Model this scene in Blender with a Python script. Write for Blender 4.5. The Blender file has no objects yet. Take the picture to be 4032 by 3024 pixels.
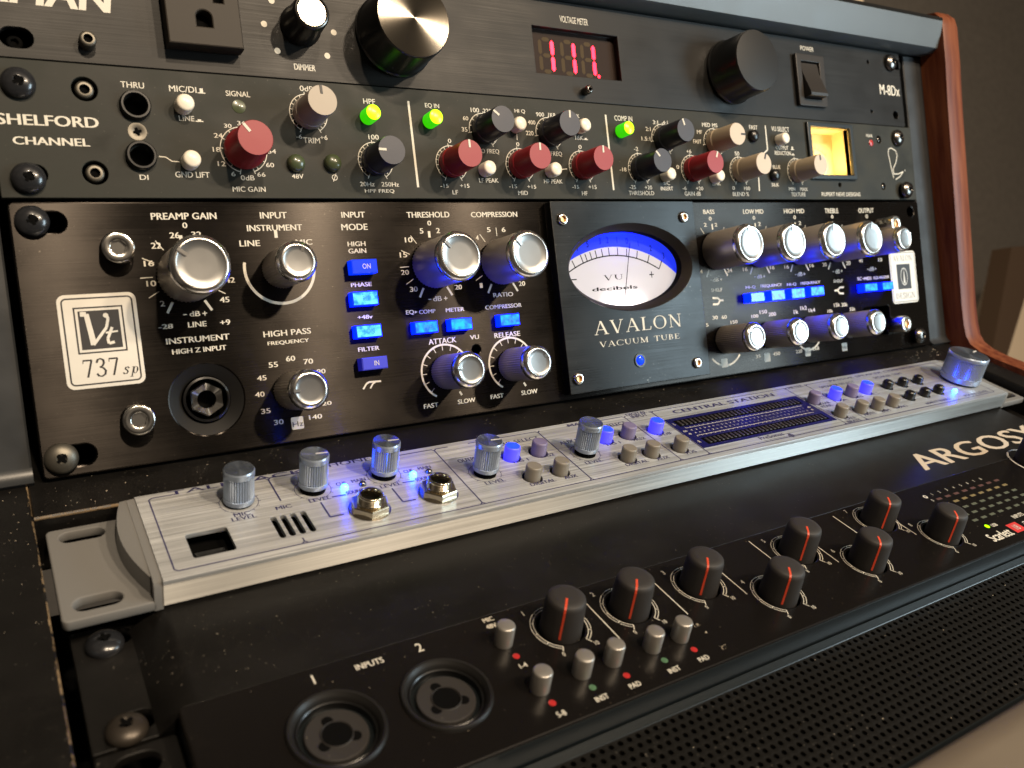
import bpy, bmesh, math, random
from mathutils import Matrix, Vector
random.seed(7)
sc = bpy.context.scene
COL = sc.collection
MM = 0.001
PI = math.pi

# ------------------------------------------------------------------ camera, world, lamps
LEAN = math.radians(10)                       # the upper rack leans back
# upper rack frame: x along the rack, y up its face, z out of it (millimetres)
MU = Matrix.Translation((0, 0, 1.0)) @ Matrix.Rotation(math.radians(90) - LEAN, 4, 'X')
A_BEND = 1.0984884794                         # angle between the upper and the lower rack
ML = MU @ Matrix.Translation((-1.19 * MM, -18.4 * MM, -1.656 * MM)) @ Matrix.Rotation(-A_BEND, 4, 'X')

RC = Matrix(((0.8442149685, -0.1119480677, 0.5241838581), (0.1141889453, 0.9930593243, 0.0281791661), (-0.5237002711, 0.0360667229, 0.8511387769)))
cam_d = bpy.data.cameras.new('camera')
cam = bpy.data.objects.new('camera', cam_d); COL.objects.link(cam)
cam.matrix_world = MU @ Matrix.Translation((-10.063 * MM, 23.528 * MM, 304.079 * MM)) @ RC.transposed().to_4x4()
cam_d.sensor_width = 36; cam_d.lens = 3295.156 / 4032 * 36
cam_d.clip_start = 0.01; cam_d.clip_end = 50
cam_d.dof.use_dof = True; cam_d.dof.focus_distance = 0.335; cam_d.dof.aperture_fstop = 16
sc.camera = cam

w = bpy.data.worlds.new('World'); sc.world = w; w.use_nodes = True
_wn = w.node_tree; _bg = _wn.nodes['Background']               # the dim warm room around the rack
_wt = _wn.nodes.new('ShaderNodeTexCoord'); _wo = _wn.nodes.new('ShaderNodeTexNoise'); _wo.inputs['Scale'].default_value = 1.7; _wo.inputs['Detail'].default_value = 2
_wr = _wn.nodes.new('ShaderNodeValToRGB'); _we = _wr.color_ramp.elements
_we[0].position = 0.40; _we[0].color = (0.030, 0.024, 0.018, 1); _we[1].position = 0.66; _we[1].color = (0.17, 0.14, 0.11, 1)
_wn.links.new(_wt.outputs['Generated'], _wo.inputs['Vector']); _wn.links.new(_wo.outputs['Fac'], _wr.inputs[0]); _wn.links.new(_wr.outputs[0], _bg.inputs[0])
_bg.inputs[1].default_value = 1.0
sc.view_settings.view_transform = 'Standard'; sc.view_settings.look = 'None'
sc.view_settings.exposure = 0.0; sc.view_settings.gamma = 1
sc.cycles.use_denoising = True
sc.cycles.sample_clamp_indirect = 4
sc.cycles.max_bounces = 8

def area(name, direction, dist, origin, size, power, col, sy=None, frame=MU):
    d = Vector(direction).normalized(); o = Vector(origin) * MM
    L = bpy.data.lights.new(name, 'AREA'); L.energy = power; L.color = col
    L.shape = 'RECTANGLE' if sy else 'DISK'; L.size = size
    if sy: L.size_y = sy
    ob = bpy.data.objects.new(name, L); COL.objects.link(ob)
    p = o + d * dist
    ob.matrix_world = frame @ (Matrix.Translation(p) @ (d.to_track_quat('Z', 'Y')).to_matrix().to_4x4())
    return ob
area('ceiling_lamp', (0.33, 0.42, 0.84), 1.8, (100, 100, 0), 0.08, 20, (1.0, 0.80, 0.58))
area('ceiling_lamp', (0.02, 0.56, 0.83), 1.7, (100, 100, 0), 0.08, 21, (1.0, 0.80, 0.58))
area('ceiling_lamp', (0.52, 0.35, 0.78), 1.8, (100, 100, 0), 0.08, 11, (1.0, 0.80, 0.58))
area('screen_light', (0.66, -0.02, 0.70), 0.80, (320, 60, 0), 0.36, 4.2, (0.70, 0.90, 1.0), sy=0.22)

# ------------------------------------------------------------------ materials
def mat(name, base, rough=0.5, metal=0.0, aniso=0.0, tan=None, spec=0.5, emit=None, es=0.0, streak=0.0, blotch=0.0,
        bump=0.0, coat=0.0, dust=0.0, dustcol=(0.45, 0.40, 0.33), trans=0.0, scale=1.0):
    m = bpy.data.materials.new(name); m.use_nodes = True
    nt = m.node_tree; N = nt.nodes; Lk = nt.links; b = N['Principled BSDF']
    b.inputs['Base Color'].default_value = (*base, 1); b.inputs['Roughness'].default_value = rough
    b.inputs['Metallic'].default_value = metal; b.inputs['Specular IOR Level'].default_value = spec
    b.inputs['Anisotropic'].default_value = aniso; b.inputs['Coat Weight'].default_value = coat
    b.inputs['Transmission Weight'].default_value = trans
    if emit: b.inputs['Emission Color'].default_value = (*emit, 1); b.inputs['Emission Strength'].default_value = es
    if tan in ('x', 'z'):
        g = N.new('ShaderNodeVectorTransform'); g.vector_type = 'VECTOR'; g.convert_from = 'OBJECT'; g.convert_to = 'WORLD'
        g.inputs[0].default_value = (0, 1, 0) if tan == 'x' else (0, 0, 1); Lk.new(g.outputs[0], b.inputs['Tangent'])
    elif tan == 'radial':
        t = N.new('ShaderNodeTangent'); t.direction_type = 'RADIAL'; t.axis = 'Z'; b.inputs['Anisotropic Rotation'].default_value = 0.25; Lk.new(t.outputs[0], b.inputs['Tangent'])
    if not (streak or blotch or bump or dust): return m
    tc = N.new('ShaderNodeTexCoord')
    colsock = None
    def noise(sx, sy, sz, sca=1.0, det=4):
        mp = N.new('ShaderNodeMapping'); mp.inputs['Scale'].default_value = (sx, sy, sz); Lk.new(tc.outputs['Object'], mp.inputs[0])
        n = N.new('ShaderNodeTexNoise'); n.inputs['Scale'].default_value = sca; n.inputs['Detail'].default_value = det
        Lk.new(mp.outputs[0], n.inputs['Vector']); return n.outputs['Fac']
    def ramp(s, a, b_, lo, hi):
        r = N.new('ShaderNodeMapRange'); Lk.new(s, r.inputs[0]); r.inputs[1].default_value = a; r.inputs[2].default_value = b_
        r.inputs[3].default_value = lo; r.inputs[4].default_value = hi; return r.outputs[0]
    fac = None
    if streak:
        s = noise(18, 2600 * scale, 2600 * scale, 1, 3); fac = ramp(s, 0.3, 0.7, 1 - streak, 1 + streak)
    if blotch:
        s = noise(45, 60, 60, 1, 5); f2 = ramp(s, 0.3, 0.7, 1 - blotch, 1 + blotch)
        if fac:
            mm = N.new('ShaderNodeMath'); mm.operation = 'MULTIPLY'; Lk.new(fac, mm.inputs[0]); Lk.new(f2, mm.inputs[1]); fac = mm.outputs[0]
        else: fac = f2
    cur = None
    if fac:
        v = N.new('ShaderNodeVectorMath'); v.operation = 'SCALE'; v.inputs[0].default_value = base; Lk.new(fac, v.inputs['Scale']); cur = v.outputs[0]
        rr = N.new('ShaderNodeMath'); rr.operation = 'MULTIPLY'; Lk.new(fac, rr.inputs[0]); rr.inputs[1].default_value = rough; Lk.new(rr.outputs[0], b.inputs['Roughness'])
    if dust:
        s = noise(900, 900, 900, 1, 2); d1 = ramp(s, 0.70, 0.76, 0, 1)
        s2 = noise(35, 35, 35, 1, 4); d2 = ramp(s2, 0.42, 0.7, 0.0, dust)
        s3 = noise(350, 350, 350, 1, 6); d3 = ramp(s3, 0.55, 0.85, 0.0, 0.05)
        a1 = N.new('ShaderNodeMath'); a1.operation = 'MAXIMUM'; Lk.new(d1, a1.inputs[0]); Lk.new(d3, a1.inputs[1])
        a2 = N.new('ShaderNodeMath'); a2.operation = 'MULTIPLY'; Lk.new(a1.outputs[0], a2.inputs[0]); Lk.new(d2, a2.inputs[1])
        mx = N.new('ShaderNodeMix'); mx.data_type = 'RGBA'; Lk.new(a2.outputs[0], mx.inputs[0])
        if cur: Lk.new(cur, mx.inputs[6])
        else: mx.inputs[6].default_value = (*base, 1)
        mx.inputs[7].default_value = (*dustcol, 1); cur = mx.outputs[2]
    if cur: Lk.new(cur, b.inputs['Base Color'])
    if bump:
        s = noise(1400 * scale, 1400 * scale, 1400 * scale, 1, 3) if not streak else noise(25, 3000 * scale, 3000 * scale, 1, 3)
        bp = N.new('ShaderNodeBump'); bp.inputs['Strength'].default_value = bump; bp.inputs['Distance'].default_value = 0.0002
        Lk.new(s, bp.inputs['Height']); Lk.new(bp.outputs[0], b.inputs['Normal'])
    return m

def glow(name, c0, c1, es):
    """plastic lit by a diode behind it: uneven, with a hot spot"""
    m = mat(name, (0.02, 0.1, 0.5), 0.2, emit=c1, es=es); nt = m.node_tree; b = nt.nodes['Principled BSDF']
    tc = nt.nodes.new('ShaderNodeTexCoord'); n = nt.nodes.new('ShaderNodeTexNoise'); n.inputs['Scale'].default_value = 420; n.inputs['Detail'].default_value = 2
    r = nt.nodes.new('ShaderNodeValToRGB'); r.color_ramp.elements[0].position = 0.36; r.color_ramp.elements[0].color = (*c0, 1); r.color_ramp.elements[1].position = 0.64; r.color_ramp.elements[1].color = (*c1, 1)
    nt.links.new(tc.outputs['Object'], n.inputs['Vector']); nt.links.new(n.outputs['Fac'], r.inputs[0]); nt.links.new(r.outputs[0], b.inputs['Emission Color']); return m

m_furman = mat('furman_brushed', (0.018, 0.0175, 0.0168), 0.42, 0.25, 0.5, 'x', spec=0.22, streak=0.15, blotch=0.12, bump=0.05)
m_neve = mat('grey_green_paint', (0.026, 0.027, 0.023), 0.5, 0.0, spec=0.14, blotch=0.32, dust=0.22, bump=0.04)
m_avalon = mat('black_brushed', (0.0185, 0.016, 0.014), 0.28, 0.9, 1.0, 'x', streak=0.07, blotch=0.14, bump=0.03, dust=0.25)
m_plate = mat('black_brushed_plate', (0.016, 0.017, 0.0175), 0.34, 0.7, 0.85, 'x', streak=0.18, blotch=0.15, dust=0.3)
m_rack = mat('black_powder_steel', (0.006, 0.0055, 0.005), 0.36, 0.0, spec=0.3, dust=0.5, blotch=0.2, bump=0.10)
m_rail = mat('rail_paint', (0.024, 0.026, 0.028), 0.36, 0.0, spec=0.6, blotch=0.15, bump=0.06)
m_cap_metal = mat('rack_top_paint', (0.070, 0.079, 0.083), 0.42, 0.0, spec=0.6, blotch=0.08, bump=0.05)
m_dark = mat('deep_black', (0.0025, 0.0025, 0.0025), 0.8, spec=0.04)
m_blank = mat('blank_black', (0.005, 0.0046, 0.0042), 0.36, 0.0, spec=0.45, dust=0.35, blotch=0.2, bump=0.05)
m_scar = mat('interface_black', (0.005, 0.0042, 0.0038), 0.27, 0.0, spec=0.3, dust=0.4, dustcol=(0.25, 0.2, 0.15), bump=0.03)
m_side = mat('interface_edge', (0.008, 0.011, 0.0125), 0.34, 0.1, spec=0.45)
m_vent = mat('vent_black', (0.0055, 0.0050, 0.0042), 0.5, 0.0, spec=0.12, dust=0.35, bump=0.08)
m_alu = mat('brushed_aluminium', (0.46, 0.475, 0.485), 0.38, 0.62, 0.8, 'x', streak=0.22, blotch=0.04, bump=0.08, dust=0.1, dustcol=(0.2, 0.16, 0.1))
m_alu_edge = mat('brushed_aluminium_edge', (0.42, 0.42, 0.405), 0.56, 0.85, 1.0, 'z', streak=0.16, blotch=0.04, bump=0.08)
m_ear = mat('grey_bracket_paint', (0.165, 0.163, 0.157), 0.42, 0.1, spec=0.5, bump=0.03)
m_white = mat('print_cream', (0.60, 0.57, 0.49), 0.55)
m_navy = mat('print_navy', (0.022, 0.020, 0.085), 0.5)
m_meterblue = mat('meter_navy_film', (0.007, 0.007, 0.07), 0.3, 0.0, spec=0.2)
m_label = mat('label_silver', (0.62, 0.60, 0.55), 0.5, 0.15, blotch=0.06, dust=0.2, dustcol=(0.2, 0.2, 0.2))
m_tan = mat('print_tan', (0.44, 0.38, 0.30), 0.6, spec=0.2)
m_black_ink = mat('print_black', (0.015, 0.014, 0.016), 0.5)
m_steel = mat('polished_steel', (0.62, 0.60, 0.56), 0.18, 1.0, blotch=0.12)
m_steel_dk = mat('dark_steel', (0.16, 0.15, 0.14), 0.26, 1.0)
m_blackscrew = mat('black_screw', (0.020, 0.021, 0.024), 0.24, 0.3, spec=0.7, coat=0.3)
m_bolt = mat('grey_bolt', (0.13, 0.12, 0.10), 0.45, 0.8)
m_brass = mat('brassy_recess', (0.75, 0.50, 0.25), 0.4, 0.8)
m_gold = mat('nickel_jack', (0.62, 0.55, 0.42), 0.16, 1.0, blotch=0.1)
m_avbody = mat('knob_fluted_metal', (0.48, 0.43, 0.38), 0.40, 0.6)
m_avcap = mat('knob_polished_cap', (0.72, 0.70, 0.67), 0.22, 1.0)
m_avface = mat('knob_satin_face', (0.30, 0.30, 0.295), 0.30, 0.9, blotch=0.05)
m_csk = mat('knob_blue_grey_alu', (0.34, 0.40, 0.50), 0.32, 0.62)
m_csk_top = mat('knob_spun_top', (0.19, 0.225, 0.28), 0.26, 0.85, 0.9, 'radial')
m_spun = mat('spun_disc', (0.10, 0.09, 0.075), 0.17, 1.0, 0.985, 'radial')
m_spun_dk = mat('spun_disc_dark', (0.010, 0.010, 0.010), 0.45, 0.2, spec=0.3)
m_gloss = mat('gloss_black', (0.006, 0.006, 0.006), 0.30, 0.0, spec=0.5)
m_outlet = mat('outlet_plastic', (0.026, 0.021, 0.016), 0.5, 0.0, spec=0.2, bump=0.05)
m_switch = mat('switch_plastic', (0.020, 0.017, 0.015), 0.42, spec=0.3)
m_rubber = mat('rubber_grey', (0.020, 0.018, 0.017), 0.62, 0.0, spec=0.35, bump=0.05, dust=0.15)
m_socket = mat('socket_black', (0.009, 0.0085, 0.008), 0.42, spec=0.35)
m_oldscrew = mat('old_screw', (0.05, 0.042, 0.034), 0.4, 0.6)
m_orange = mat('pointer_orange', (0.55, 0.055, 0.020), 0.5)
m_red = mat('knob_red', (0.24, 0.012, 0.018), 0.42, 0.0, spec=0.4)
m_redface = mat('knob_red_face', (0.26, 0.018, 0.026), 0.5)
m_navyk = mat('knob_navy', (0.013, 0.014, 0.022), 0.38)
m_navyface = mat('knob_navy_face', (0.024, 0.026, 0.040), 0.5)
m_beige = mat('knob_beige', (0.36, 0.29, 0.20), 0.45)
m_beigeface = mat('knob_beige_face', (0.50, 0.42, 0.33), 0.5)
m_greyk = mat('knob_grey', (0.26, 0.225, 0.19), 0.45)
m_greyface = mat('knob_grey_face', (0.36, 0.31, 0.25), 0.5)
m_ivory = mat('button_ivory', (0.80, 0.74, 0.62), 0.35)
m_silverbtn = mat('button_silver', (0.36, 0.34, 0.31), 0.36, 0.7)
m_csbtn = mat('button_smoke', (0.17, 0.155, 0.13), 0.45, bump=0.05)
m_greenoff = mat('button_green_off', (0.05, 0.065, 0.03), 0.3, coat=0.3)
m_greenlit = mat('button_green_lit', (0.05, 0.3, 0.02), 0.3, emit=(0.06, 1.0, 0.0), es=0.6)
m_greencore = mat('button_green_core', (0.3, 0.6, 0.02), 0.3, emit=(0.50, 1.0, 0.0), es=2.6)
m_bluebody = mat('button_blue_body', (0.01, 0.02, 0.5), 0.2, emit=(0.0, 0.004, 1.0), es=10.0, spec=0.6)
m_bluedim = mat('button_blue_dim', (0.01, 0.03, 0.5), 0.2, emit=(0.0, 0.035, 1.0), es=1.0, spec=0.6)
m_bluecore = glow('button_blue_core', (0.0, 0.035, 1.0), (0.0, 0.24, 1.0), 2.6)
m_bluehot = glow('button_blue_hot', (0.0, 0.10, 1.0), (0.10, 0.50, 1.0), 2.4)
m_blueoff = mat('button_blue_off_glow', (0.06, 0.07, 0.45), 0.25, emit=(0.03, 0.03, 1.0), es=0.16)  # unlit button; faint emission painted in for the blue it reflects
m_csblue = mat('cs_button_lit', (0.02, 0.03, 0.6), 0.4, emit=(0.0, 0.03, 1.0), es=2.6)
m_csbluetop = mat('cs_button_lit_side', (0.08, 0.08, 0.5), 0.4, emit=(0.05, 0.04, 1.0), es=0.9)
m_cspurple = mat('cs_button_dim', (0.15, 0.13, 0.24), 0.45)
m_cyanled = mat('cyan_led', (0.1, 0.4, 0.8), 0.3, emit=(0.03, 0.30, 1.0), es=16.0)
m_powerled = mat('blue_led', (0.01, 0.05, 0.6), 0.15, emit=(0.0, 0.03, 1.0), es=1.3)
m_redled = mat('red_led', (0.35, 0.02, 0.02), 0.25)
m_greenled = mat('green_led_off', (0.06, 0.13, 0.07), 0.3)
m_usbled = mat('green_led_lit', (0.2, 0.6, 0.0), 0.3, emit=(0.35, 1.0, 0.0), es=2.2)
m_seg = mat('segment_lit', (0.6, 0.0, 0.05), 0.4, emit=(1.0, 0.0, 0.012), es=14.0)
m_segoff = mat('segment_unlit', (0.06, 0.042, 0.022), 0.6, spec=0.1)
m_display = mat('display_window', (0.020, 0.011, 0.008), 0.5, spec=0.1)
m_dial = mat('vu_dial', (0.20, 0.197, 0.195), 0.8, spec=0.03, emit=(1.0, 0.93, 0.97), es=0.50)
m_blueglow = mat('vu_blue_glow', (0.02, 0.03, 0.25), 0.8, spec=0.03, emit=(0.02, 0.045, 1.0), es=0.9)  # emissive colour painting the blue light that floods the upper dial
m_dialy = mat('vu_dial_yellow', (0.55, 0.44, 0.22), 0.6)
m_dish = mat('dish_black', (0.008, 0.0078, 0.0075), 0.5, spec=0.15)
m_ring = mat('meter_bevel', (0.016, 0.013, 0.011), 0.5, spec=0.15)
m_bar = mat('bargraph_segment', (0.028, 0.024, 0.024), 0.35)
m_segred = mat('led_cell_red', (0.075, 0.035, 0.03), 0.5)
m_segyel = mat('led_cell_amber', (0.16, 0.125, 0.055), 0.5)
m_seggrn = mat('led_cell_green', (0.075, 0.085, 0.06), 0.5)
m_redbox = mat('print_red', (0.50, 0.03, 0.03), 0.5)
m_leather = mat('armrest_leather', (0.125, 0.10, 0.07), 0.6, bump=0.1, blotch=0.05)
m_wall = mat('wall_paint', (0.150, 0.135, 0.118), 0.85, blotch=0.10, bump=0.1)
m_trim = mat('brown_trim', (0.075, 0.045, 0.025), 0.6)
m_cream = mat('cream_paint', (0.75, 0.62, 0.46), 0.6)
m_dust = mat('dust', (0.42, 0.36, 0.27), 0.9)
m_wear = mat('worn_edge', (0.15, 0.10, 0.05), 0.7, blotch=0.8, dust=0.8, dustcol=(0.03, 0.02, 0.015))
# wood
m_wood = bpy.data.materials.new('cherry_wood'); m_wood.use_nodes = True
_n = m_wood.node_tree; _b = _n.nodes['Principled BSDF']
_tc = _n.nodes.new('ShaderNodeTexCoord'); _mp = _n.nodes.new('ShaderNodeMapping'); _mp.inputs['Scale'].default_value = (260, 22, 260)
_no = _n.nodes.new('ShaderNodeTexNoise'); _no.inputs['Scale'].default_value = 1; _no.inputs['Detail'].default_value = 6
_cr = _n.nodes.new('ShaderNodeValToRGB'); _cr.color_ramp.elements[0].position = 0.3; _cr.color_ramp.elements[0].color = (0.075, 0.014, 0.006, 1)
_cr.color_ramp.elements[1].position = 0.72; _cr.color_ramp.elements[1].color = (0.19, 0.060, 0.024, 1)
_n.links.new(_tc.outputs['Object'], _mp.inputs[0]); _n.links.new(_mp.outputs[0], _no.inputs['Vector']); _n.links.new(_no.outputs['Fac'], _cr.inputs[0])
_n.links.new(_cr.outputs[0], _b.inputs['Base Color']); _b.inputs['Roughness'].default_value = 0.45; _b.inputs['Specular IOR Level'].default_value = 0.25

# ------------------------------------------------------------------ mesh building
class MB:
    def __init__(s): s.v = []; s.f = []
    def add(s, vs, fs):
        n = len(s.v); s.v += vs; s.f += [tuple(n + i for i in f) for f in fs]; return s
    def box(s, x0, x1, y0, y1, z0, z1, c=0.0):
        if c <= 0:
            return s.add([(x0,y0,z0),(x1,y0,z0),(x1,y1,z0),(x0,y1,z0),(x0,y0,z1),(x1,y0,z1),(x1,y1,z1),(x0,y1,z1)],
                         [(0,3,2,1),(4,5,6,7),(0,1,5,4),(1,2,6,5),(2,3,7,6),(3,0,4,7)])
        V = []
        for (k, z) in ((0, z0), (0, z1 - c), (c, z1)):
            V += [(x0+k,y0+k,z),(x1-k,y0+k,z),(x1-k,y1-k,z),(x0+k,y1-k,z)]
        F = [(0,3,2,1),(8,9,10,11)]
        for a in (0, 4):
            for i in range(4): j = (i+1) % 4; F.append((a+i, a+j, a+4+j, a+4+i))
        return s.add(V, F)
    def lathe(s, prof, seg=40, cx=0, cy=0, flute=0.0, fl=(), cap0=False, cap1=True, hexa=()):
        V = []; n = len(prof)
        for k, (r, z) in enumerate(prof):
            for i in range(seg):
                a = 2*PI*i/seg; rr = r
                if k in fl: rr = r - (flute if i % 2 else 0)
                V.append((cx + rr*math.cos(a), cy + rr*math.sin(a), z))
        F = []
        for k in range(n-1):
            for i in range(seg):
                j = (i+1) % seg; F.append((k*seg+i, k*seg+j, (k+1)*seg+j, (k+1)*seg+i))
        if cap1: F.append(tuple((n-1)*seg+i for i in range(seg)))
        if cap0: F.append(tuple(reversed(range(seg))))
        return s.add(V, F)
    def prism(s, pts, z0, z1, c=0.0):
        n = len(pts); cx = sum(p[0] for p in pts)/n; cy = sum(p[1] for p in pts)/n
        def lay(z, k): return [(p[0] - (p[0]-cx)*k, p[1] - (p[1]-cy)*k, z) for p in pts]
        L = [lay(z0, 0), lay(z1 - c, 0)] + ([lay(z1, c / max(1e-6, max(math.hypot(p[0]-cx, p[1]-cy) for p in pts)))] if c else [])
        V = [q for l in L for q in l]; F = [tuple(reversed(range(n))), tuple((len(L)-1)*n + i for i in range(n))]
        for k in range(len(L)-1):
            for i in range(n): j = (i+1) % n; F.append((k*n+i, k*n+j, (k+1)*n+j, (k+1)*n+i))
        return s.add(V, F)
    def sweep(s, prof, x0, x1):
        """closed outline given in (y, z), pushed along x"""
        n = len(prof)
        V = [(x0, y, z) for y, z in prof] + [(x1, y, z) for y, z in prof]
        F = [tuple(range(n)), tuple(reversed(range(n, 2*n)))]
        for i in range(n): j = (i+1) % n; F.append((i, i+n, j+n, j))
        return s.add(V, F)
    def mesh(s, name, smooth=None):
        me = bpy.data.meshes.new(name)
        me.from_pydata([(x*MM, y*MM, z*MM) for x, y, z in s.v], [], s.f)
        bm = bmesh.new(); bm.from_mesh(me); bmesh.ops.recalc_face_normals(bm, faces=bm.faces); bm.to_mesh(me); bm.free()
        if smooth:
            for p in me.polygons: p.use_smooth = True
            me.set_sharp_from_angle(angle=math.radians(smooth))
        me.update(); return me

def rrect(x0, x1, y0, y1, r, n=5):
    P = []
    for cx, cy, a0 in ((x1-r, y1-r, 0), (x0+r, y1-r, 90), (x0+r, y0+r, 180), (x1-r, y0+r, 270)):
        for k in range(n+1):
            a = math.radians(a0 + 90*k/n); P.append((cx + r*math.cos(a), cy + r*math.sin(a)))
    return P
def circ(cx, cy, r, n=32, ry=None, a0=0): return [(cx + r*math.cos(2*PI*i/n + a0), cy + (ry or r)*math.sin(2*PI*i/n + a0)) for i in range(n)]
def slot(cx, cy, L, r, n=8):
    P = []
    for sx, a0 in ((L/2-r, -90), (-(L/2-r), 90)):
        for k in range(n+1):
            a = math.radians(a0 + 180*k/n); P.append((cx + sx + r*math.cos(a), cy + r*math.sin(a)))
    return P

def plate(name, outline, holes, z0, z1, bev=0.25, smooth=30):
    cu = bpy.data.curves.new('tmp', 'CURVE'); cu.dimensions = '2D'; cu.fill_mode = 'BOTH'
    for pts in [outline] + holes:
        sp = cu.splines.new('POLY'); sp.points.add(len(pts)-1); sp.use_cyclic_u = True
        for i, (x, y) in enumerate(pts): sp.points[i].co = (x*MM, y*MM, 0, 1)
    cu.extrude = ((z1-z0)/2 - bev)*MM; cu.bevel_depth = bev*MM; cu.offset = -bev*MM; cu.bevel_resolution = 1
    ob = bpy.data.objects.new('tmp', cu); COL.objects.link(ob)
    dg = bpy.context.evaluated_depsgraph_get(); me = bpy.data.meshes.new_from_object(ob.evaluated_get(dg)); me.name = name
    COL.objects.unlink(ob); bpy.data.objects.remove(ob); bpy.data.curves.remove(cu)
    me.transform(Matrix.Translation((0, 0, (z0+z1)/2*MM))); me.materials.clear()
    for p in me.polygons: p.use_smooth = True; p.material_index = 0
    me.set_sharp_from_angle(angle=math.radians(smooth))
    return me

class Root:
    pass
def root(name, label, cat, frame, base=(0, 0, 0)):
    o = bpy.data.objects.new(name, None); COL.objects.link(o); o.empty_display_size = 0.01
    o.matrix_world = frame @ Matrix.Translation(Vector(base)*MM)
    o['label'] = label; o['category'] = cat; o['_b'] = [b*MM for b in base]
    return o
def put(parent, name, me, m, loc=(0, 0, 0), rz=0.0, label=None, kind=None):
    if me.materials and m and me.materials[0] != m: me = me.copy(); me.materials[0] = m
    elif not me.materials and m: me.materials.append(m)
    o = bpy.data.objects.new(name, me); COL.objects.link(o); o.parent = parent
    off = Vector(parent['_b']) if '_b' in parent.keys() else Vector((0, 0, 0))
    o.location = Vector(loc)*MM - off; o.rotation_euler = (0, 0, math.radians(rz))
    if label: o['label'] = label
    if kind: o['kind'] = kind
    return o

# ------------------------------------------------------------------ printed marks
_tcache = {}
def text_mesh(s):
    if s in _tcache: return _tcache[s]
    cu = bpy.data.curves.new('tmp', 'FONT'); cu.body = s; cu.resolution_u = 3; cu.size = 1
    ob = bpy.data.objects.new('tmp', cu); COL.objects.link(ob)
    dg = bpy.context.evaluated_depsgraph_get(); me = bpy.data.meshes.new_from_object(ob.evaluated_get(dg))
    V = [tuple(v.co[:2]) for v in me.vertices]; F = [tuple(p.vertices) for p in me.polygons]
    COL.objects.unlink(ob); bpy.data.objects.remove(ob); bpy.data.curves.remove(cu); bpy.data.meshes.remove(me)
    xs = [v[0] for v in V] or [0, 1]; ys = [v[1] for v in V] or [0, 1]
    _tcache[s] = (V, F, min(xs), max(xs), min(ys), max(ys)); return _tcache[s]

class Print:
    def __init__(s, z): s.v = []; s.f = []; s.z = z; s.k = 0
    def _z(s): s.k += 1; return s.z + 0.03 + 0.0035*(s.k % 12)
    def raw(s, V, F, z=None):
        z = z or s._z(); n = len(s.v); s.v += [(x, y, z) for x, y in V]; s.f += [tuple(n+i for i in f) for f in F]
    def t(s, txt, x0, y0, x1, y1, shear=0.0, bold=0.0, rot=0):
        """fit the text in the box from baseline left (x0, y0) to top right (x1, y1)"""
        V, F, a, b, c, d = text_mesh(txt)
        c = 0.0 if c > -0.12 else c
        sx = (x1-x0)/(b-a); sy = (y1-y0)/(d-c)
        P = []
        for x, y in V:
            yy = (y-c)*sy; xx = (x-a)*sx + shear*yy; P.append((x0+xx, y0+yy))
        if rot:
            cx, cy = (x0+x1)/2, (y0+y1)/2; r = math.radians(rot); P = [(cx+(x-cx)*math.cos(r)-(y-cy)*math.sin(r), cy+(x-cx)*math.sin(r)+(y-cy)*math.cos(r)) for x, y in P]
        z = s._z(); s.raw(P, F, z)
        if bold: s.raw([(x+bold, y) for x, y in P], F, z+0.004)
    def c(s, txt, cx, cy, h, cond=0.8, bold=0.0, rot=0, shear=0.0):
        """centred text of cap height h"""
        V, F, a, b, c, d = text_mesh(txt)
        c2 = 0.0 if c > -0.12 else c
        k = h/0.69; wd = (b-a)*k*cond
        s.t(txt, cx-wd/2, cy-(d-c2)*k/2, cx+wd/2, cy+(d-c2)*k/2, shear, bold, rot)
    def line(s, x0, y0, x1, y1, w):
        dx, dy = x1-x0, y1-y0; L = math.hypot(dx, dy) or 1; nx, ny = -dy/L*w/2, dx/L*w/2
        s.raw([(x0+nx, y0+ny), (x0-nx, y0-ny), (x1-nx, y1-ny), (x1+nx, y1+ny)], [(0, 1, 2, 3)])
    def path(s, P, w, closed=False):
        Q = P + [P[0]] if closed else P
        for a, b in zip(Q, Q[1:]): s.line(*a, *b, w)
    def arc(s, cx, cy, r, a0, a1, w, n=36, ry=None):
        """angles clockwise from up, degrees"""
        V = []
        for i in range(n+1):
            a = math.radians(a0 + (a1-a0)*i/n)
            for q in (r-w/2, r+w/2): V.append((cx + q*math.sin(a), cy + q*(ry/r if ry else 1)*math.cos(a)))
        s.raw(V, [(2*i, 2*i+1, 2*i+3, 2*i+2) for i in range(n)])
    def tick(s, cx, cy, r0, r1, a, w):
        a = math.radians(a); s.line(cx + r0*math.sin(a), cy + r0*math.cos(a), cx + r1*math.sin(a), cy + r1*math.cos(a), w)
    def disc(s, cx, cy, r, n=20, ry=None): s.raw(circ(cx, cy, r, n, ry), [tuple(range(n))])
    def poly(s, P): s.raw(P, [tuple(range(len(P)))])
    def put(s, parent, m, name='printed_lettering'):
        me = bpy.data.meshes.new(name); me.from_pydata([(x*MM, y*MM, z*MM) for x, y, z in s.v], [], s.f); me.update()
        return put(parent, name, me, m)

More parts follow.
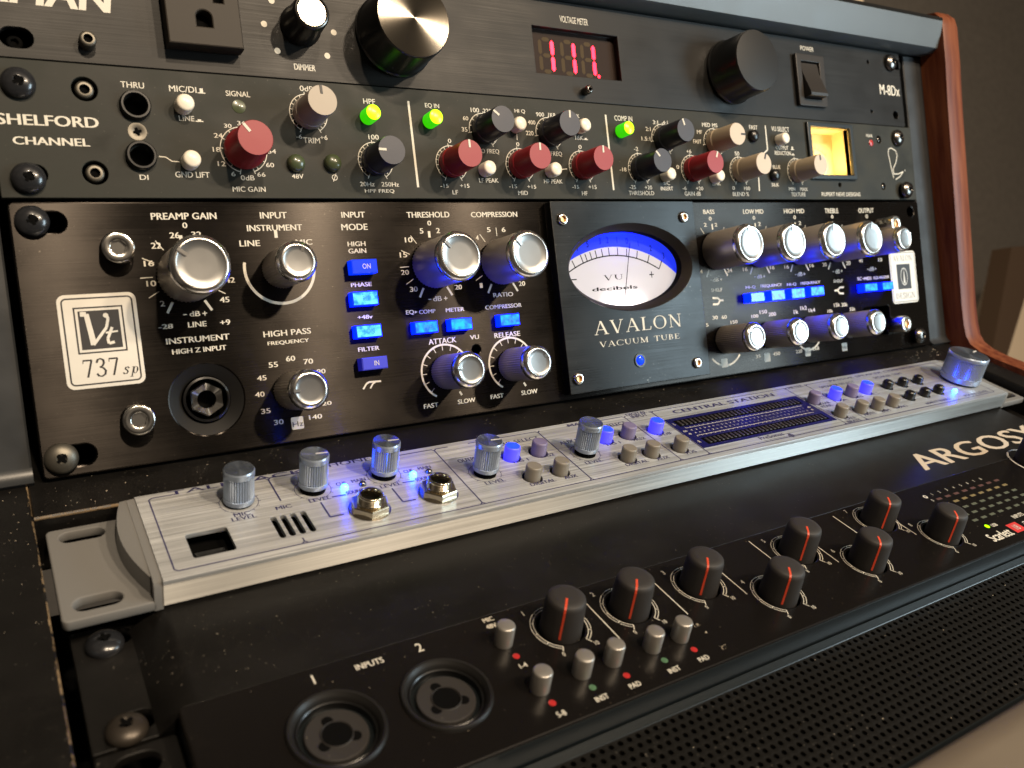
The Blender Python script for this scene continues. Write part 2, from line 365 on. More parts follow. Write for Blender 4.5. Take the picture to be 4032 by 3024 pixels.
# serif capitals built from thick and thin strokes; unit height
def serif(P, txt, x0, y0, x1, y1, shear=0.0):
    TH, TN, SF = 0.125, 0.045, 0.04
    def st(a, b, w): return ('l', a, b, w)
    G = {
     'A': (0.86, [st((.10,.02),(.42,1),TN), st((.42,1),(.74,.02),TH), st((.22,.36),(.62,.36),TN), st((0,.02),(.22,.02),SF), st((.58,.02),(.88,.02),SF)]),
     'V': (0.84, [st((.12,.98),(.43,0),TH), st((.43,0),(.72,.98),TN), st((0,.98),(.26,.98),SF), st((.60,.98),(.84,.98),SF)]),
     'L': (0.66, [st((.16,0),(.16,1),TH), st((.02,.98),(.32,.98),SF), st((.02,.02),(.60,.02),SF), st((.58,.0),(.63,.26),TN)]),
     'N': (0.86, [st((.14,.02),(.14,1),TN), st((.12,1),(.72,.0),TH), st((.72,0),(.72,.98),TN), st((0,.98),(.2,.98),SF), st((.02,.02),(.26,.02),SF), st((.60,.98),(.86,.98),SF)]),
     'M': (1.0, [st((.14,.02),(.14,1),TN), st((.14,1),(.48,.05),TH), st((.48,.02),(.80,1),TN), st((.82,1),(.82,.02),TH), st((.02,.98),(.2,.98),SF), st((.02,.02),(.28,.02),SF), st((.68,.02),(.96,.02),SF), st((.78,.98),(.96,.98),SF)]),
     'U': (0.82, [st((.14,1),(.14,.35),TH), ('a',(.41,.34),.27,.33,90,270), st((.68,1),(.68,.35),TN), st((.0,.98),(.28,.98),SF), st((.56,.98),(.80,.98),SF)]),
     'T': (0.74, [st((.37,0),(.37,1),TH), st((.03,.97),(.71,.97),SF*1.2), st((.04,1),(.02,.78),TN), st((.70,1),(.72,.78),TN), st((.24,.02),(.50,.02),SF)]),
     'B': (0.66, [st((.16,0),(.16,1),TH), st((.02,.98),(.34,.98),SF), st((.02,.02),(.36,.02),SF), ('b',(.32,.76),.20,.22), ('b',(.34,.27),.24,.25), st((.16,.53),(.34,.53),TN)]),
     'E': (0.66, [st((.16,0),(.16,1),TH), st((.02,.98),(.56,.98),SF), st((.02,.02),(.60,.02),SF), st((.16,.52),(.44,.52),TN), st((.56,1),(.57,.80),TN), st((.58,0),(.62,.22),TN), st((.44,.62),(.44,.42),TN)]),
     'O': (0.92, [('o',(.45,.5),.43,.51)]),
     'C': (0.84, [('c',(.45,.5),.43,.51), st((.80,.98),(.80,.72),TN), st((.80,.22),(.84,.10),TN)]),
     'D': (0.84, [st((.16,0),(.16,1),TH), st((.02,.98),(.36,.98),SF), st((.02,.02),(.36,.02),SF), ('b',(.34,.5),.42,.50)]),
     'S': (0.60, [('p',[(.52,.80),(.44,.96),(.26,1),(.10,.90),(.08,.74),(.20,.60),(.42,.45),(.52,.30),(.50,.12),(.32,0),(.12,.04),(.05,.22)],.09), st((.54,.98),(.53,.74),TN)]),
     'I': (0.36, [st((.17,0),(.17,1),TH), st((.02,.98),(.32,.98),SF), st((.02,.02),(.32,.02),SF)]),
     'G': (0.88, [('c',(.45,.5),.43,.51), st((.76,.0),(.76,.42),TH), st((.62,.42),(.90,.42),SF), st((.80,.98),(.80,.72),TN)]),
     '7': (0.60, [st((.06,.955),(.56,.955),.09), st((.07,1),(.05,.78),TN), st((.53,.94),(.24,0),.115)]),
     '3': (0.60, [('p',[(.08,.80),(.16,.96),(.30,1),(.46,.92),(.48,.74),(.38,.58),(.24,.53),(.42,.46),(.54,.30),(.48,.10),(.30,0),(.12,.04),(.05,.16)],.095)]),
     's': (0.46, [('p',[(.38,.50),(.28,.62),(.14,.60),(.10,.46),(.26,.32),(.34,.18),(.26,.03),(.10,.02),(.02,.14)],.085)]),
     'p': (0.56, [st((.14,.60),(.10,-.30),.10), ('o',(.30,.30),.20,.31), st((-.02,-.28),(.22,-.28),SF), st((.02,.58),(.16,.60),SF)]),
     ' ': (0.45, []),
    }
    total = sum(G[ch][0] + 0.12 for ch in txt) - 0.12
    sx = (x1-x0)/total; sy = y1-y0; cur = 0.0
    def T(p): return (x0 + (cur+p[0])*sx + shear*p[1]*sy, y0 + p[1]*sy)
    def quad(a, b, w):
        (ax, ay), (bx, by) = a, b
        horiz = abs(by-ay) < 0.25*abs(bx-ax)
        if horiz: q = [(ax, ay-w/2), (bx, by-w/2), (bx, by+w/2), (ax, ay+w/2)]
        else: q = [(ax-w/2, ay), (ax+w/2, ay), (bx+w/2, by), (bx-w/2, by)]
        P.poly([T(k) for k in q])
    for ch in txt:
        wd, ops = G[ch]
        for op in ops:
            if op[0] == 'l': quad(op[1], op[2], op[3])
            elif op[0] == 'p':
                pts = op[1]
                for a, b in zip(pts, pts[1:]):
                    dx, dy = b[0]-a[0], b[1]-a[1]; L = math.hypot(dx, dy); wv = op[2]*(0.55 + 0.75*abs(dy)/L)/2
                    nx, ny = -dy/L*wv, dx/L*wv; ex, ey = dx/L*0.02, dy/L*0.02
                    P.poly([T(k) for k in ((a[0]+nx-ex, a[1]+ny-ey), (a[0]-nx-ex, a[1]-ny-ey), (b[0]-nx+ex, b[1]-ny+ey), (b[0]+nx+ex, b[1]+ny+ey))])
            else:
                (cx, cy), rx, ry = op[1], op[2], op[3]; V = []; N = 28
                r0, r1 = {'o': (0, 360), 'c': (48, 318), 'a': (180, 360), 'b': (-90, 90)}[op[0]]
                for i in range(N+1):
                    a = math.radians(r0 + (r1-r0)*i/N); co, si = math.cos(a), math.sin(a)
                    ti = TN*0.9 + (TH-TN)*abs(co)**1.3
                    if op[0] == 'a' and co > 0: ti = TN
                    V += [T((cx + rx*co, cy + ry*si)), T((cx + (rx-ti)*co, cy + (ry-TN)*si))]
                P.raw(V, [(2*i, 2*i+1, 2*i+3, 2*i+2) for i in range(N)])
        cur += wd + 0.12

# ------------------------------------------------------------------ shared hardware
def dome_screw_mesh(r=5.0, h=3.3):
    b = MB(); pr = [(r*0.98, 0)] + [(r*math.cos(t), 0.5 + (h-0.5)*math.sin(t)) for t in [k*PI/2/9 for k in range(8)]]
    b.lathe(pr, 36, cap1=False); r7, z7 = pr[-1]
    b.lathe([(r7, z7), (1.6, h-0.15), (0.4, h-1.3)], 36); return b.mesh('screw_head', 50)
def cross_mesh(h=3.3, r=1.7, t=0.5):
    b = MB(); b.box(-r, r, -t, t, h-0.42, h-0.10); b.box(-t, t, -r, r, h-0.42, h-0.095); return b.mesh('cross')
SCREW = dome_screw_mesh(); CROSS = cross_mesh()
def rack_screw(par, x, y, z, m=None, rz=20, label=None):
    o = put(par, 'rack_screw', SCREW, m or m_blackscrew, (x, y, z), rz, label)
    put(o, 'cross_recess', CROSS, m_dark, (0, 0, 0.02)); put(o, 'screw_washer', WASH, m_dark, (0, 0, -0.4)); return o
WASH = MB().lathe([(4.4, -1.5), (4.4, 0.6)], 24).mesh('washer')
_hex = {}
def hex_bolt(par, x, y, z0, h, r, m, inner, rh=None, name='socket_bolt', rz=12):
    key = (h, r, rh)
    if key not in _hex:
        rh = rh or r*0.52
        body = MB().lathe([(r, 0), (r, h-0.7), (r-0.25, h-0.2), (r-0.7, h), (rh*1.06, h), (rh, h-0.1)], 36, cap1=False)
        sk = MB(); a = circ(0, 0, rh, 6)
        sk.add([(px_, py_, h-0.1) for px_, py_ in a] + [(px_, py_, h-1.1) for px_, py_ in a], [(i, (i+1) % 6, 6+(i+1) % 6, 6+i) for i in range(6)] + [tuple(range(6, 12))])
        rg = circ(0, 0, rh, 36); b6 = []
        for (qx, qy) in rg:
            an = math.atan2(qy, qx) % (PI/3); k = rh*math.cos(PI/6)/math.cos(an-PI/6); d = math.hypot(qx, qy); b6.append((qx/d*k, qy/d*k))
        sk.add([(qx, qy, h-0.1) for qx, qy in rg] + [(qx, qy, h-0.12) for qx, qy in b6], [(i, (i+1) % 36, 36+(i+1) % 36, 36+i) for i in range(36)])
        _hex[key] = (body.mesh('bolt', 40), sk.mesh('socket'))
    o = put(par, name, _hex[key][0], m, (x, y, z0), rz); put(o, 'hex_socket', _hex[key][1], inner); return o

def knob(par, key, x, y, z, rz, meshes, label=None):
    """meshes: list of (name, mesh, material); the first is the knob, the rest its sub-parts; rz clockwise"""
    n, me, m = meshes[0]; o = put(par, n, me, m, (x, y, z), -rz, label)
    for n2, me2, m2 in meshes[1:]: put(o, n2, me2, m2)
    return o

# ------------------------------------------------------------------ desk rack
rk = root('desk_rack', 'black steel desk rack with dusty ledge, blue grey top cover and cherry wood side', 'equipment rack', MU, (241, -200, 0))
def putL(name, me, m, **k):
    o = put(rk, name, me, m, **k)
    o.matrix_parent_inverse = Matrix.Identity(4)
    o.matrix_basis = (MU @ Matrix.Translation(Vector(rk['_b']))).inverted() @ ML
    return o
# upper uprights (z -3) flowing into the lower rails (z 15.5 above the lower equipment plane)
for nm, xa, xb in (('upright', -60, -2.6), ('upright', 486.2, 505)):
    put(rk, nm, MB().box(xa, xb, 0.6, 184, -40, -3.0, 0.6).mesh('upright', 40), m_rail)
put(rk, 'rack_back', MB().box(-24, 505, -20, 190, -46, -41).mesh('back'), m_dark)
putL('lower_rail', MB().box(-60, -3.3, -215, 9.0, -12, 15.5, 0.5).mesh('rail', 40), m_rack)
putL('lower_rail', MB().box(486.4, 505, -215, 9.0, -12, 15.5, 0.5).mesh('rail', 40), m_rack)
# rounded corner strips under the uprights
def roll(x0, x1):
    b = MB(); P = []
    for k in range(10):
        a = math.radians(0 + 63*k/9)          # from upright face to ledge
        P.append((4.6 - 5.2*math.sin(a), 2.2 - 5.2*math.cos(a)))
    P += [(-4, -8), (8, -10)]
    return b.sweep(P, x0, x1).mesh('rolled_corner', 50)
put(rk, 'rolled_corner', roll(-60, -2.6), m_rail); put(rk, 'rolled_corner', roll(486.2, 505), m_rail)
putL('ledge', MB().box(-3.3, 486.4, -10.8, 40, -4, 15.5, 0.4).mesh('ledge', 40), m_rack)
putL('opening_floor', MB().box(-8, 495, -215, -4, -30, -28).mesh('floor'), m_dark)
# worn paint on the lips
rng = random.Random(3)
b = MB(); y = 8.0
while y > -150:
    L = rng.uniform(0.8, 3.2); w_ = rng.uniform(0.25, 0.9)
    if rng.random() < (0.95 if math.sin(y*.31)+math.sin(y*.83+1) > -0.4 else 0.25): b.add([(-3.35, y, 15.1), (-3.35-w_*0.6, y, 15.56), (-3.35-w_*rng.uniform(.5, 1), y-L, 15.56), (-3.35, y-L, 15.1), (-3.28, y, 15.1-w_*2.2), (-3.28, y-L, 15.1-w_*rng.uniform(1, 4))], [(0, 1, 2, 3), (0, 3, 5, 4)])
    y -= L*rng.uniform(0.9, 1.15)
x = -3.0
while x < 20:
    L = rng.uniform(0.6, 3.0); w_ = rng.uniform(0.08, 0.35)
    if rng.random() < 0.85: b.add([(x, -10.83, 15.1), (x+L, -10.83, 15.1), (x+L, -10.5+w_, 15.56), (x, -10.5+w_*0.5, 15.56), (x, -10.86, 14.9-w_), (x+L, -10.86, 14.9-w_)], [(0, 1, 2, 3), (0, 1, 5, 4)])
    x += L*1.05
putL('worn_paint', b.mesh('worn_paint'), m_wear, kind='stuff')
# top cover
cov = [(179.4, -2), (179.0, 5.0), (180.9, 8.6), (188.5, 11.6), (195.4, 13.6), (197.6, 12.8), (198.2, 10), (200.5, -120), (196, -120), (193, -2)]
put(rk, 'top_cover', MB().sweep(cov, -60, 504.4).mesh('cover', 35), m_cap_metal)
put(rk, 'cover_edge', MB().sweep([(195.9, 13.9), (197.8, 13.4), (199.8, 10), (201.5, -118), (198.9, -118), (197.9, 10.2)], -60, 504.4).mesh('edge', 35), m_gloss)
put(rk, 'inner_lip', MB().box(-3, 504.4, 178.6, 183, -38, -2.5).mesh('lip'), m_dark)
# wooden side: outline in (y, z)
front = [(204.0, -60), (204.6, 2), (203.0, 9), (199.0, 12.6), (194, 13.6), (172, 13.4), (147, 12.4), (85, 10.9), (45, 9.9), (22, 9.4), (10, 9.6), (3, 10.4), (-2.6, 12.6), (-7.5, 18.0), (-12.6, 27.0), (-19.2, 41.0)]
d = (-0.4556, 0.8902)
front += [(-19.2 + d[0]*60, 41 + d[1]*60), (-19.2 + d[0]*190, 41 + d[1]*190), (-150, 205), (-200, 180), (-200, -60)]
sw = MB(); n = len(front)
V = []
for (k, xx) in ((0.8, 505.0), (0.0, 507.4), (0.0, 519.0), (0.9, 521.2)):
    V += [(xx, yy - (0.35*k if yy > 0 else -0.1*k), zz - k) for yy, zz in front]
F = [tuple(range(n)), tuple(range(3*n, 4*n))]
for k in range(3):
    for i in range(n): j = (i+1) % n; F.append((k*n+i, k*n+j, (k+1)*n+j, (k+1)*n+i))
sw.add(V, F); put(rk, 'wood_side_panel', sw.mesh('wood', 50), m_wood, label='cherry red wooden side cheek')
# dust specks on the ledge and rails
b = MB()
def speck(b, x, y, z, r, rr=None):
    rr = rr or rng
    k = rr.randint(3, 5); a0 = rr.uniform(0, 6)
    pts = [(x + r*rr.uniform(.4, 1)*math.cos(a0+i*2*PI/k), y + r*rr.uniform(.4, 1)*math.sin(a0+i*2*PI/k), z) for i in range(k)]
    b.add(pts + [(x, y, z + r*0.3)], [(i, (i+1) % k, k) for i in range(k)])
for i in range(330):
    speck(b, rng.uniform(-3, 486)**1, rng.uniform(-10, 9), 15.52, rng.choice([.07, .09, .12, .15, .26]))
for i in range(40): speck(b, rng.uniform(-14, -4), rng.uniform(-60, 8), 15.52, rng.choice([.08, .1, .15, .25]))
for i in range(18): speck(b, rng.uniform(455, 484), rng.uniform(-4, 5), 15.52, rng.choice([.2, .35, .5, .8]))
for (x, y, r) in ((18, -2, .45), (9, -6, .6), (31, 3, .35), (24, 1, .3), (14, -7, .35)): speck(b, x, y, 15.52, r)
putL('dust', b.mesh('dust'), m_dust, kind='stuff')

# ------------------------------------------------------------------ power conditioner
pc = root('power_conditioner', 'topmost unit, dark brushed metal with red 111 display and two big round knobs', 'rack unit', MU, (241, 133.6, 0))
holes = [slot(8.7, 140.3, 9.6, 3.3), slot(468.8,140.6, 5.2, 2.5), circ(446.4,170.6, 1.15, 16), circ(445.6,141.6, 1.15, 16), slot(474, 171.4, 8, 3.2)]
dx0, dy0 = 206.0,142.4; dx1, dy1 = 256.4,165.7
disp = [(208.3, 145.4), (256.0, 145.0), (256.2, 165.8), (207.9, 166.4)]
disp = [(207.8, 145.2), (256.2, 145.2), (256.2, 166.0), (207.8, 166.0)]
put(pc, 'front_panel', plate('panel', rrect(-4, 477.3, 133.9, 178.2, 0.6), holes + [disp], -3, 0, 0.2), m_furman)
put(pc, 'chassis', MB().box(25, 455, 135, 176, -38, -9).mesh('chassis'), m_dark)
P = Print(0)
P.t('FURMAN', -16.0, 151.2, 36.2, 160.2, shear=0.16, bold=0.9)
P.t('DIMMER', 98.0,137.5, 106.1,139.8, bold=0.12)
P.t('VOLTAGE METER', 223.6,169.1, 239.4,172.0)
P.t('M-8Dx', 455.2,152.3, 474.6,158.3, bold=0.25)
P.t('POWER', 386.8,171.9, 397.9,174.3)
for q in ((92.4,162.2), (88.6,153.3), (92.4,143.9), (111.5,143.8), (115.2,153.0)): P.disc(q[0], q[1], 1.15)
P.put(pc, m_white)
# outlet
ox0, ox1, oy0 = 53.2, 78.3, 140.6
oh = 7.0
body = plate('outlet', [(ox0, oy0), (ox1, oy0), (ox1, 174), (ox0, 174)],
             [[(63.1, 147.2), (68.3, 147.2), (68.3, 150.6)] + [(65.7 + 2.6*math.cos(math.radians(a)), 150.6 + 2.2*math.sin(math.radians(a))) for a in (20, 45, 70, 90, 110, 135, 160)] + [(63.1, 150.6)],
              [(58.0, 156.4), (61.3, 156.4), (61.3, 165), (58.0, 165)], [(69.6, 156.0), (72.8, 156.0), (72.8, 165), (69.6, 165)]], 0.4, oh, 0.5)
ob = put(pc, 'power_outlet', body, m_outlet); put(ob, 'outlet_cavity', MB().box(ox0+1, ox1-1, oy0+1, 173, 0.6, 3.0).mesh('cav'), m_dark)
# dimmer knob and large knobs
K = MB().lathe([(7.6, 0.3), (7.7, 1.2), (7.1, 2.2), (6.7, 12.4), (6.5, 13.6), (6.1, 14.0)], 48, cap1=False).mesh('k', 40)
T1 = MB().lathe([(6.1, 14.0), (5.7, 14.15), (5.3, 13.9), (5.2, 13.7)], 48, cap1=False).mesh('k', 40)
T2 = MB().lathe([(5.25, 13.5), (5.2, 13.75), (0.05, 13.85)], 48).mesh('k', 40)
k_ = put(pc, 'knob', K, m_gloss, (102.2,153.9, 0), label='black dimmer knob with a bright spun metal centre')
put(k_, 'knob_rim', T1, m_steel_dk); put(k_, 'knob_cap', T2, m_spun)
def bigknob(x, y, face, rz, lab):
    K = MB().lathe([(16.2, 0.6), (16.4, 1.6), (15.6, 2.6), (15.3, 17.9), (15.0, 18.8), (14.8, 19.0)], 72, cap1=False).mesh('k', 40)
    K2 = MB().lathe([(14.8, 19.0), (14.5, 19.05), (0.05, 19.08)], 72).mesh('k', 40)
    o = put(pc, 'knob', K, m_gloss, (x, y, 0), rz, lab); put(o, 'knob_cap', K2, face); return o
bigknob(140.4, 154.0, m_spun, 0, 'large black knob with a spun metal face')
bigknob(329.0, 154.6, m_spun_dk, 0, 'large all black knob')
# display
put(pc, 'display_window', MB().box(206.5, 257.5, 144, 167.2, -5.2, -3.6).mesh('w'), m_display)
S0 = MB(); S1 = MB()
def seg7(x, y, wd, h, on):
    t = 1.9; g = 0.2
    segs = {'a': (x, y+h, x+wd, y+h), 'g': (x, y+h/2, x+wd, y+h/2), 'd': (x, y, x+wd, y), 'f': (x, y+h/2, x, y+h), 'e': (x, y, x, y+h/2), 'b': (x+wd, y+h/2, x+wd, y+h), 'c': (x+wd, y, x+wd, y+h/2)}
    for k, (a, b_, c, d_) in segs.items():
        B = S1 if k in on else S0; zz = -3.55 if k in on else -3.58
        if b_ == d_: q = [(a+g+t/2, b_), (a+g+t, b_+t/2), (c-g-t, b_+t/2), (c-g-t/2, b_), (c-g-t, b_-t/2), (a+g+t, b_-t/2)]
        else: q = [(a, b_+g), (a+t/2, b_+g+t/2), (a+t/2, d_-g-t/2), (a, d_-g), (a-t/2, d_-g-t/2), (a-t/2, b_+g+t/2)]
        B.prism([(qx + (qy-y)*0.02, qy) for qx, qy in q], zz-0.2, zz)
for (x, y) in ((213.4, 147.9), (225.5, 147.9), (236.9, 147.9)): seg7(x, y-.3, 6.6, 14.4, 'bc')
S1.lathe([(0.75, -3.8), (0.75, -3.55)], 16, 245.6, 147.6)
put(pc, 'display_digits', S1.mesh('digits'), m_seg, label='glowing red 111. digits'); put(pc, 'unlit_segments', S0.mesh('seg'), m_segoff)
put(pc, 'display_bezel', plate('bz', [(206.4, 143.8), (257.6, 143.8), (257.6, 167.4), (206.4, 167.4)], [disp], -5.4, -3.0, 0.05), m_gloss)
# rocker switch
sx0, sx1, sy0, sy1 = 376.2,139.0, 405.7,170.8
sx0, sy0, sx1, sy1 = sx0, sx1, sy0, sy1
sx0, sx1 = 379.2, 402.6; sy0, sy1 = 140.6, 169.0
so = put(pc, 'rocker_switch', plate('sw', rrect(sx0, sx1, sy0, sy1, 0.8, 2), [[(sx0+4.2, sy0+4.0), (sx1-4.2, sy0+4.0), (sx1-4.2, sy1-4.0), (sx0+4.2, sy1-4.0)]], 0.2, 2.4, 0.4), m_switch)
rock = MB()
yy = [(sy0+4.4, 1.0), (sy0+4.6, 6.4), (sy0+6.2, 6.6), (sy0+12, 4.4), (sy0+18, 2.2), (sy1-4.6, 1.2), (sy1-4.4, -2), (sy0+4.4, -2)]
rock.sweep(yy, sx0+4.8, sx1-4.8); put(so, 'rocker', rock.mesh('rock', 25), m_switch)
put(so, 'switch_well', MB().box(sx0+3, sx1-3, sy0+3, sy1-3, -2, 0.1).mesh('w'), m_dark)
hex_bolt(pc, 28.8,140.5, 0.1, 4.2, 2.6, m_bolt, m_dark)
hex_bolt(pc, 233.0,138.4, 0.1, 4.6, 1.9, m_steel_dk, m_dark)
rack_screw(pc, 467.0,171.6, 0.2, m_steel_dk, 35)
hex_bolt(pc, 8.2, 139.9, -7.5, 4.4, 2.4, m_dark, m_dark, name='empty_rack_hole')

# ------------------------------------------------------------------ channel strip
cs = root('channel_strip', 'grey green rack unit with red, navy and beige knobs and three lit green buttons', 'rack unit', MU, (241, 89.4, 0))
holes = [slot(7.6, 97.0, 9.8, 3.3), circ(26.3,125.3, 3.9), circ(26.3,97.9, 3.9), circ(409.5,98.0, 1.3, 16), circ(449.8,125.1, 2.3, 20), circ(449.9,97.5, 2.1, 20), slot(476.2, 96.8, 7, 3.1), circ(41.2,120.6, 3.6), circ(41.1,103.5, 3.6)]
mx0, my0, mx1, my1 = 387.0, 103.2, 421.0, 129.8
mwin = [(mx0, my0), (mx1, my0), (mx1, my1), (mx0, my1)]
mo0 = (382.0,104.3); mo1 = (438.6,133.9)
put(cs, 'front_panel', plate('panel', rrect(-1.2, 482.0, 89.6, 133.6, 0.5), holes + [mwin], -3.2, 0, 0.25), m_neve)
put(cs, 'chassis', MB().box(25, 455, 91, 132, -38, -16).mesh('chassis'), m_dark)
P = Print(0)
for s_, q0, q1 in (
    ('THRU', (37.4,126.7), (44.7,128.7)), ('MIC/DI', (52.7,126.4), (61.7,128.5)), ('LINE', (54.7,116.4), (59.8,118.2)),
    ('DI', (39.7,95.8), (42.4,97.5)), ('GND LIFT', (51.2,96.8), (62.6,98.8)), ('SIGNAL', (71.7,126.1), (80.3,128.0)),
    ('SHELFORD', (0.1,112.7), (28.9,116.1)), ('CHANNEL', (3.9,106.5), (25.6,109.0)),
    ('30', (69.7,114.7), (72.3,116.1)), ('24', (65.8,111.0), (68.7,112.6)), ('18', (64.8,106.0), (67.4,107.7)), ('12', (65.9,101.0), (68.6,102.7)),
    ('6', (70.2,97.5), (71.6,99.1)), ('0dB', (73.4,96.1), (78.2,97.9)), ('66', (79.4,97.5), (82.3,99.0)), ('60', (83.0,101.0), (85.9,102.6)), ('54', (84.3,106.0), (87.2,107.6)),
    ('36', (74.5,115.8), (77.3,117.3)),
    ('MIC GAIN', (70.0,92.0), (81.7,93.8)), ('0dB', (99.1,129.7), (104.4,131.7)), ('-6', (95.6,111.9), (97.8,113.4)), ('+6', (104.8,111.8), (107.6,113.4)),
    ('TRIM', (98.1,110.3), (104.5,112.4)), ('48V', (92.1,97.0), (96.5,98.7)), ('HPF', (124.0,126.5), (128.9,128.5)), ('EQ IN', (150.7,126.3), (157.1,128.4)),
    ('100', (124.4,112.7), (128.7,114.6)), ('20Hz', (118.6,94.4), (124.6,96.1)), ('250Hz', (127.6,94.4), (135.0,96.1)), ('HPF FREQ', (120.3,91.7), (132.7,93.3)),
    ('35', (166.5,117.6), (169.2,119.4)), ('60', (167.7,122.3), (170.2,124.0)), ('100', (171.9,125.9), (175.9,127.8)), ('220', (177.9,125.9), (181.9,127.7)), ('HI Q', (193.8,126.6), (199.2,128.5)),
    ('0', (159.4,112.6), (160.9,114.3)), ('-15', (153.5,94.1), (157.3,95.7)), ('+15', (162.7,94.2), (167.1,95.8)), ('LF', (158.8,91.4), (161.4,93.2)),
    ('LO FREQ', (173.5,108.5), (183.6,110.7)), ('LF PEAK', (172.1,96.5), (181.6,98.3)), ('0', (192.8,112.4), (194.3,114.1)), ('-15', (186.7,94.2), (190.7,95.8)), ('+15', (196.1,94.1), (200.6,95.7)),
    ('MID', (191.0,91.3), (196.0,93.1)), ('900', (204.9,125.9), (209.1,127.7)), ('1K8', (211.4,125.9), (215.2,127.8)), ('400', (200.1,122.2), (204.0,124.0)), ('220', (198.5,117.4), (202.4,119.3)),
    ('HI FREQ', (207.3,108.4), (216.6,110.7)), ('K', (227.1,126.4), (228.7,128.0)), ('16K', (225.1,116.4), (229.5,118.3)), ('HF PEAK', (205.2,96.5), (215.2,98.3)), ('0', (226.3,112.4), (228.0,114.1)),
    ('-15', (220.3,94.3), (224.0,95.9)), ('+15', (229.6,94.2), (234.1,96.0)), ('HF', (225.4,91.3), (228.5,93.1)), ('COMP IN', (249.1,126.3), (259.9,128.7)),
    ('1.5:1', (264.5,117.6), (269.9,119.4)), ('2:1', (267.7,122.3), (270.8,124.2)), ('3:1', (272.8,125.8), (276.0,127.7)), ('4:1', (279.1,125.9), (282.3,127.7)), ('6:1', (287.3,126.0), (290.9,127.9)),
    ('-2', (259.1,112.6), (261.6,114.4)), ('-18', (249.0,102.6), (253.0,104.4)), ('-25', (253.9,94.4), (257.7,96.2)), ('+20', (263.3,94.3), (267.8,96.1)), ('THRESHOLD', (253.0,91.5), (268.7,93.5)),
    ('FAST', (298.2,117.5), (303.8,119.4)), ('MF', (301.4,122.3), (304.9,124.2)), ('MED', (305.5,126.1), (311.0,128.1)), ('MS', (312.5,126.2), (316.2,128.1)), ('FAST', (339.6,126.3), (345.8,128.5)),
    ('+6', (292.9,112.4), (296.1,114.2)), ('0', (285.1,104.5), (286.8,106.4)), ('-6', (287.7,94.2), (290.3,95.9)), ('+20', (296.8,94.1), (301.7,95.9)), ('GAIN dB', (288.7,91.3), (299.5,93.4)),
    ('S/C', (275.6,96.5), (279.6,98.3)), ('INSERT', (273.4,93.9), (281.3,95.7)), ('LINK', (308.5,96.7), (314.1,98.5)), ('50', (326.7,112.3), (330.0,114.3)),
    ('0', (322.5,94.5), (324.2,96.3)), ('100', (331.2,94.4), (335.5,96.2)), ('BLEND %', (322.4,91.3), (334.2,93.4)), ('VU SELECT', (356.6,126.2), (370.6,128.7)),
    ('OUTPUT', (358.7,116.4), (368.6,118.5)), ('REDUCTION', (357.4,113.5), (370.1,115.6)), ('BLUE', (354.7,106.0), (360.6,107.9)), ('SILK', (352.4,96.5), (358.1,98.4)),
    ('MIN', (365.8,94.3), (370.9,96.2)), ('MAX', (374.9,94.2), (381.1,96.2)), ('TEXTURE', (367.3,91.3), (378.9,93.4)), ('PEAK', (438.0,126.2), (443.9,127.9)), ('RUPERT NEVE DESIGNS', (392.7,91.5), (427.0,93.7))):
    bold = 0.28 if s_ in ('CHANNEL',) else (0.35 if s_ == 'SHELFORD' else 0.06)
    P.t(s_, q0[0], q0[1], q1[0], q1[1], bold=bold)
# phase sign
q = (108.7,97.6); P.arc(q[0], q[1], 1.0, 0, 360, 0.26); P.line(q[0]-.7, q[1]-1.5, q[0]+.7, q[1]+1.5, 0.26)
def pushmark(x, y, up):
    P.line(x-1.3, y, x+1.3, y, 0.35)
    P.poly([(x-.55, y), (x+.55, y), (x+.55, y+(1.6 if up else .7)), (x-.55, y+(1.6 if up else .7))])
for q, u in (((63.4,126.5), 1), ((61.5,116.5), 0), ((230.9,116.7), 0), ((371.8,116.7), 1), ((371.9,113.8), 0)): pushmark(q[0], q[1], u)
P.path([(46.7,103.8), (48.8,103.7), (50.7,102.3), (53.1,102.2)], 0.35)
for a_, b_ in (((143.4,128.7), (143.4,94.2)), ((244.0,128.7), (244.1,93.8))): P.line(a_[0], a_[1], b_[0], b_[1], 0.95)
P.path([(352.0,128.8), (352.0,116.0), (349.1,114.1)], 0.8); P.line(342.9,101.1, 342.5,94.0, 0.8)
P.line(193.7,118.2, 193.5,115.0, 0.4); P.line(214.6,102.7, 218.5,103.1, 0.4)
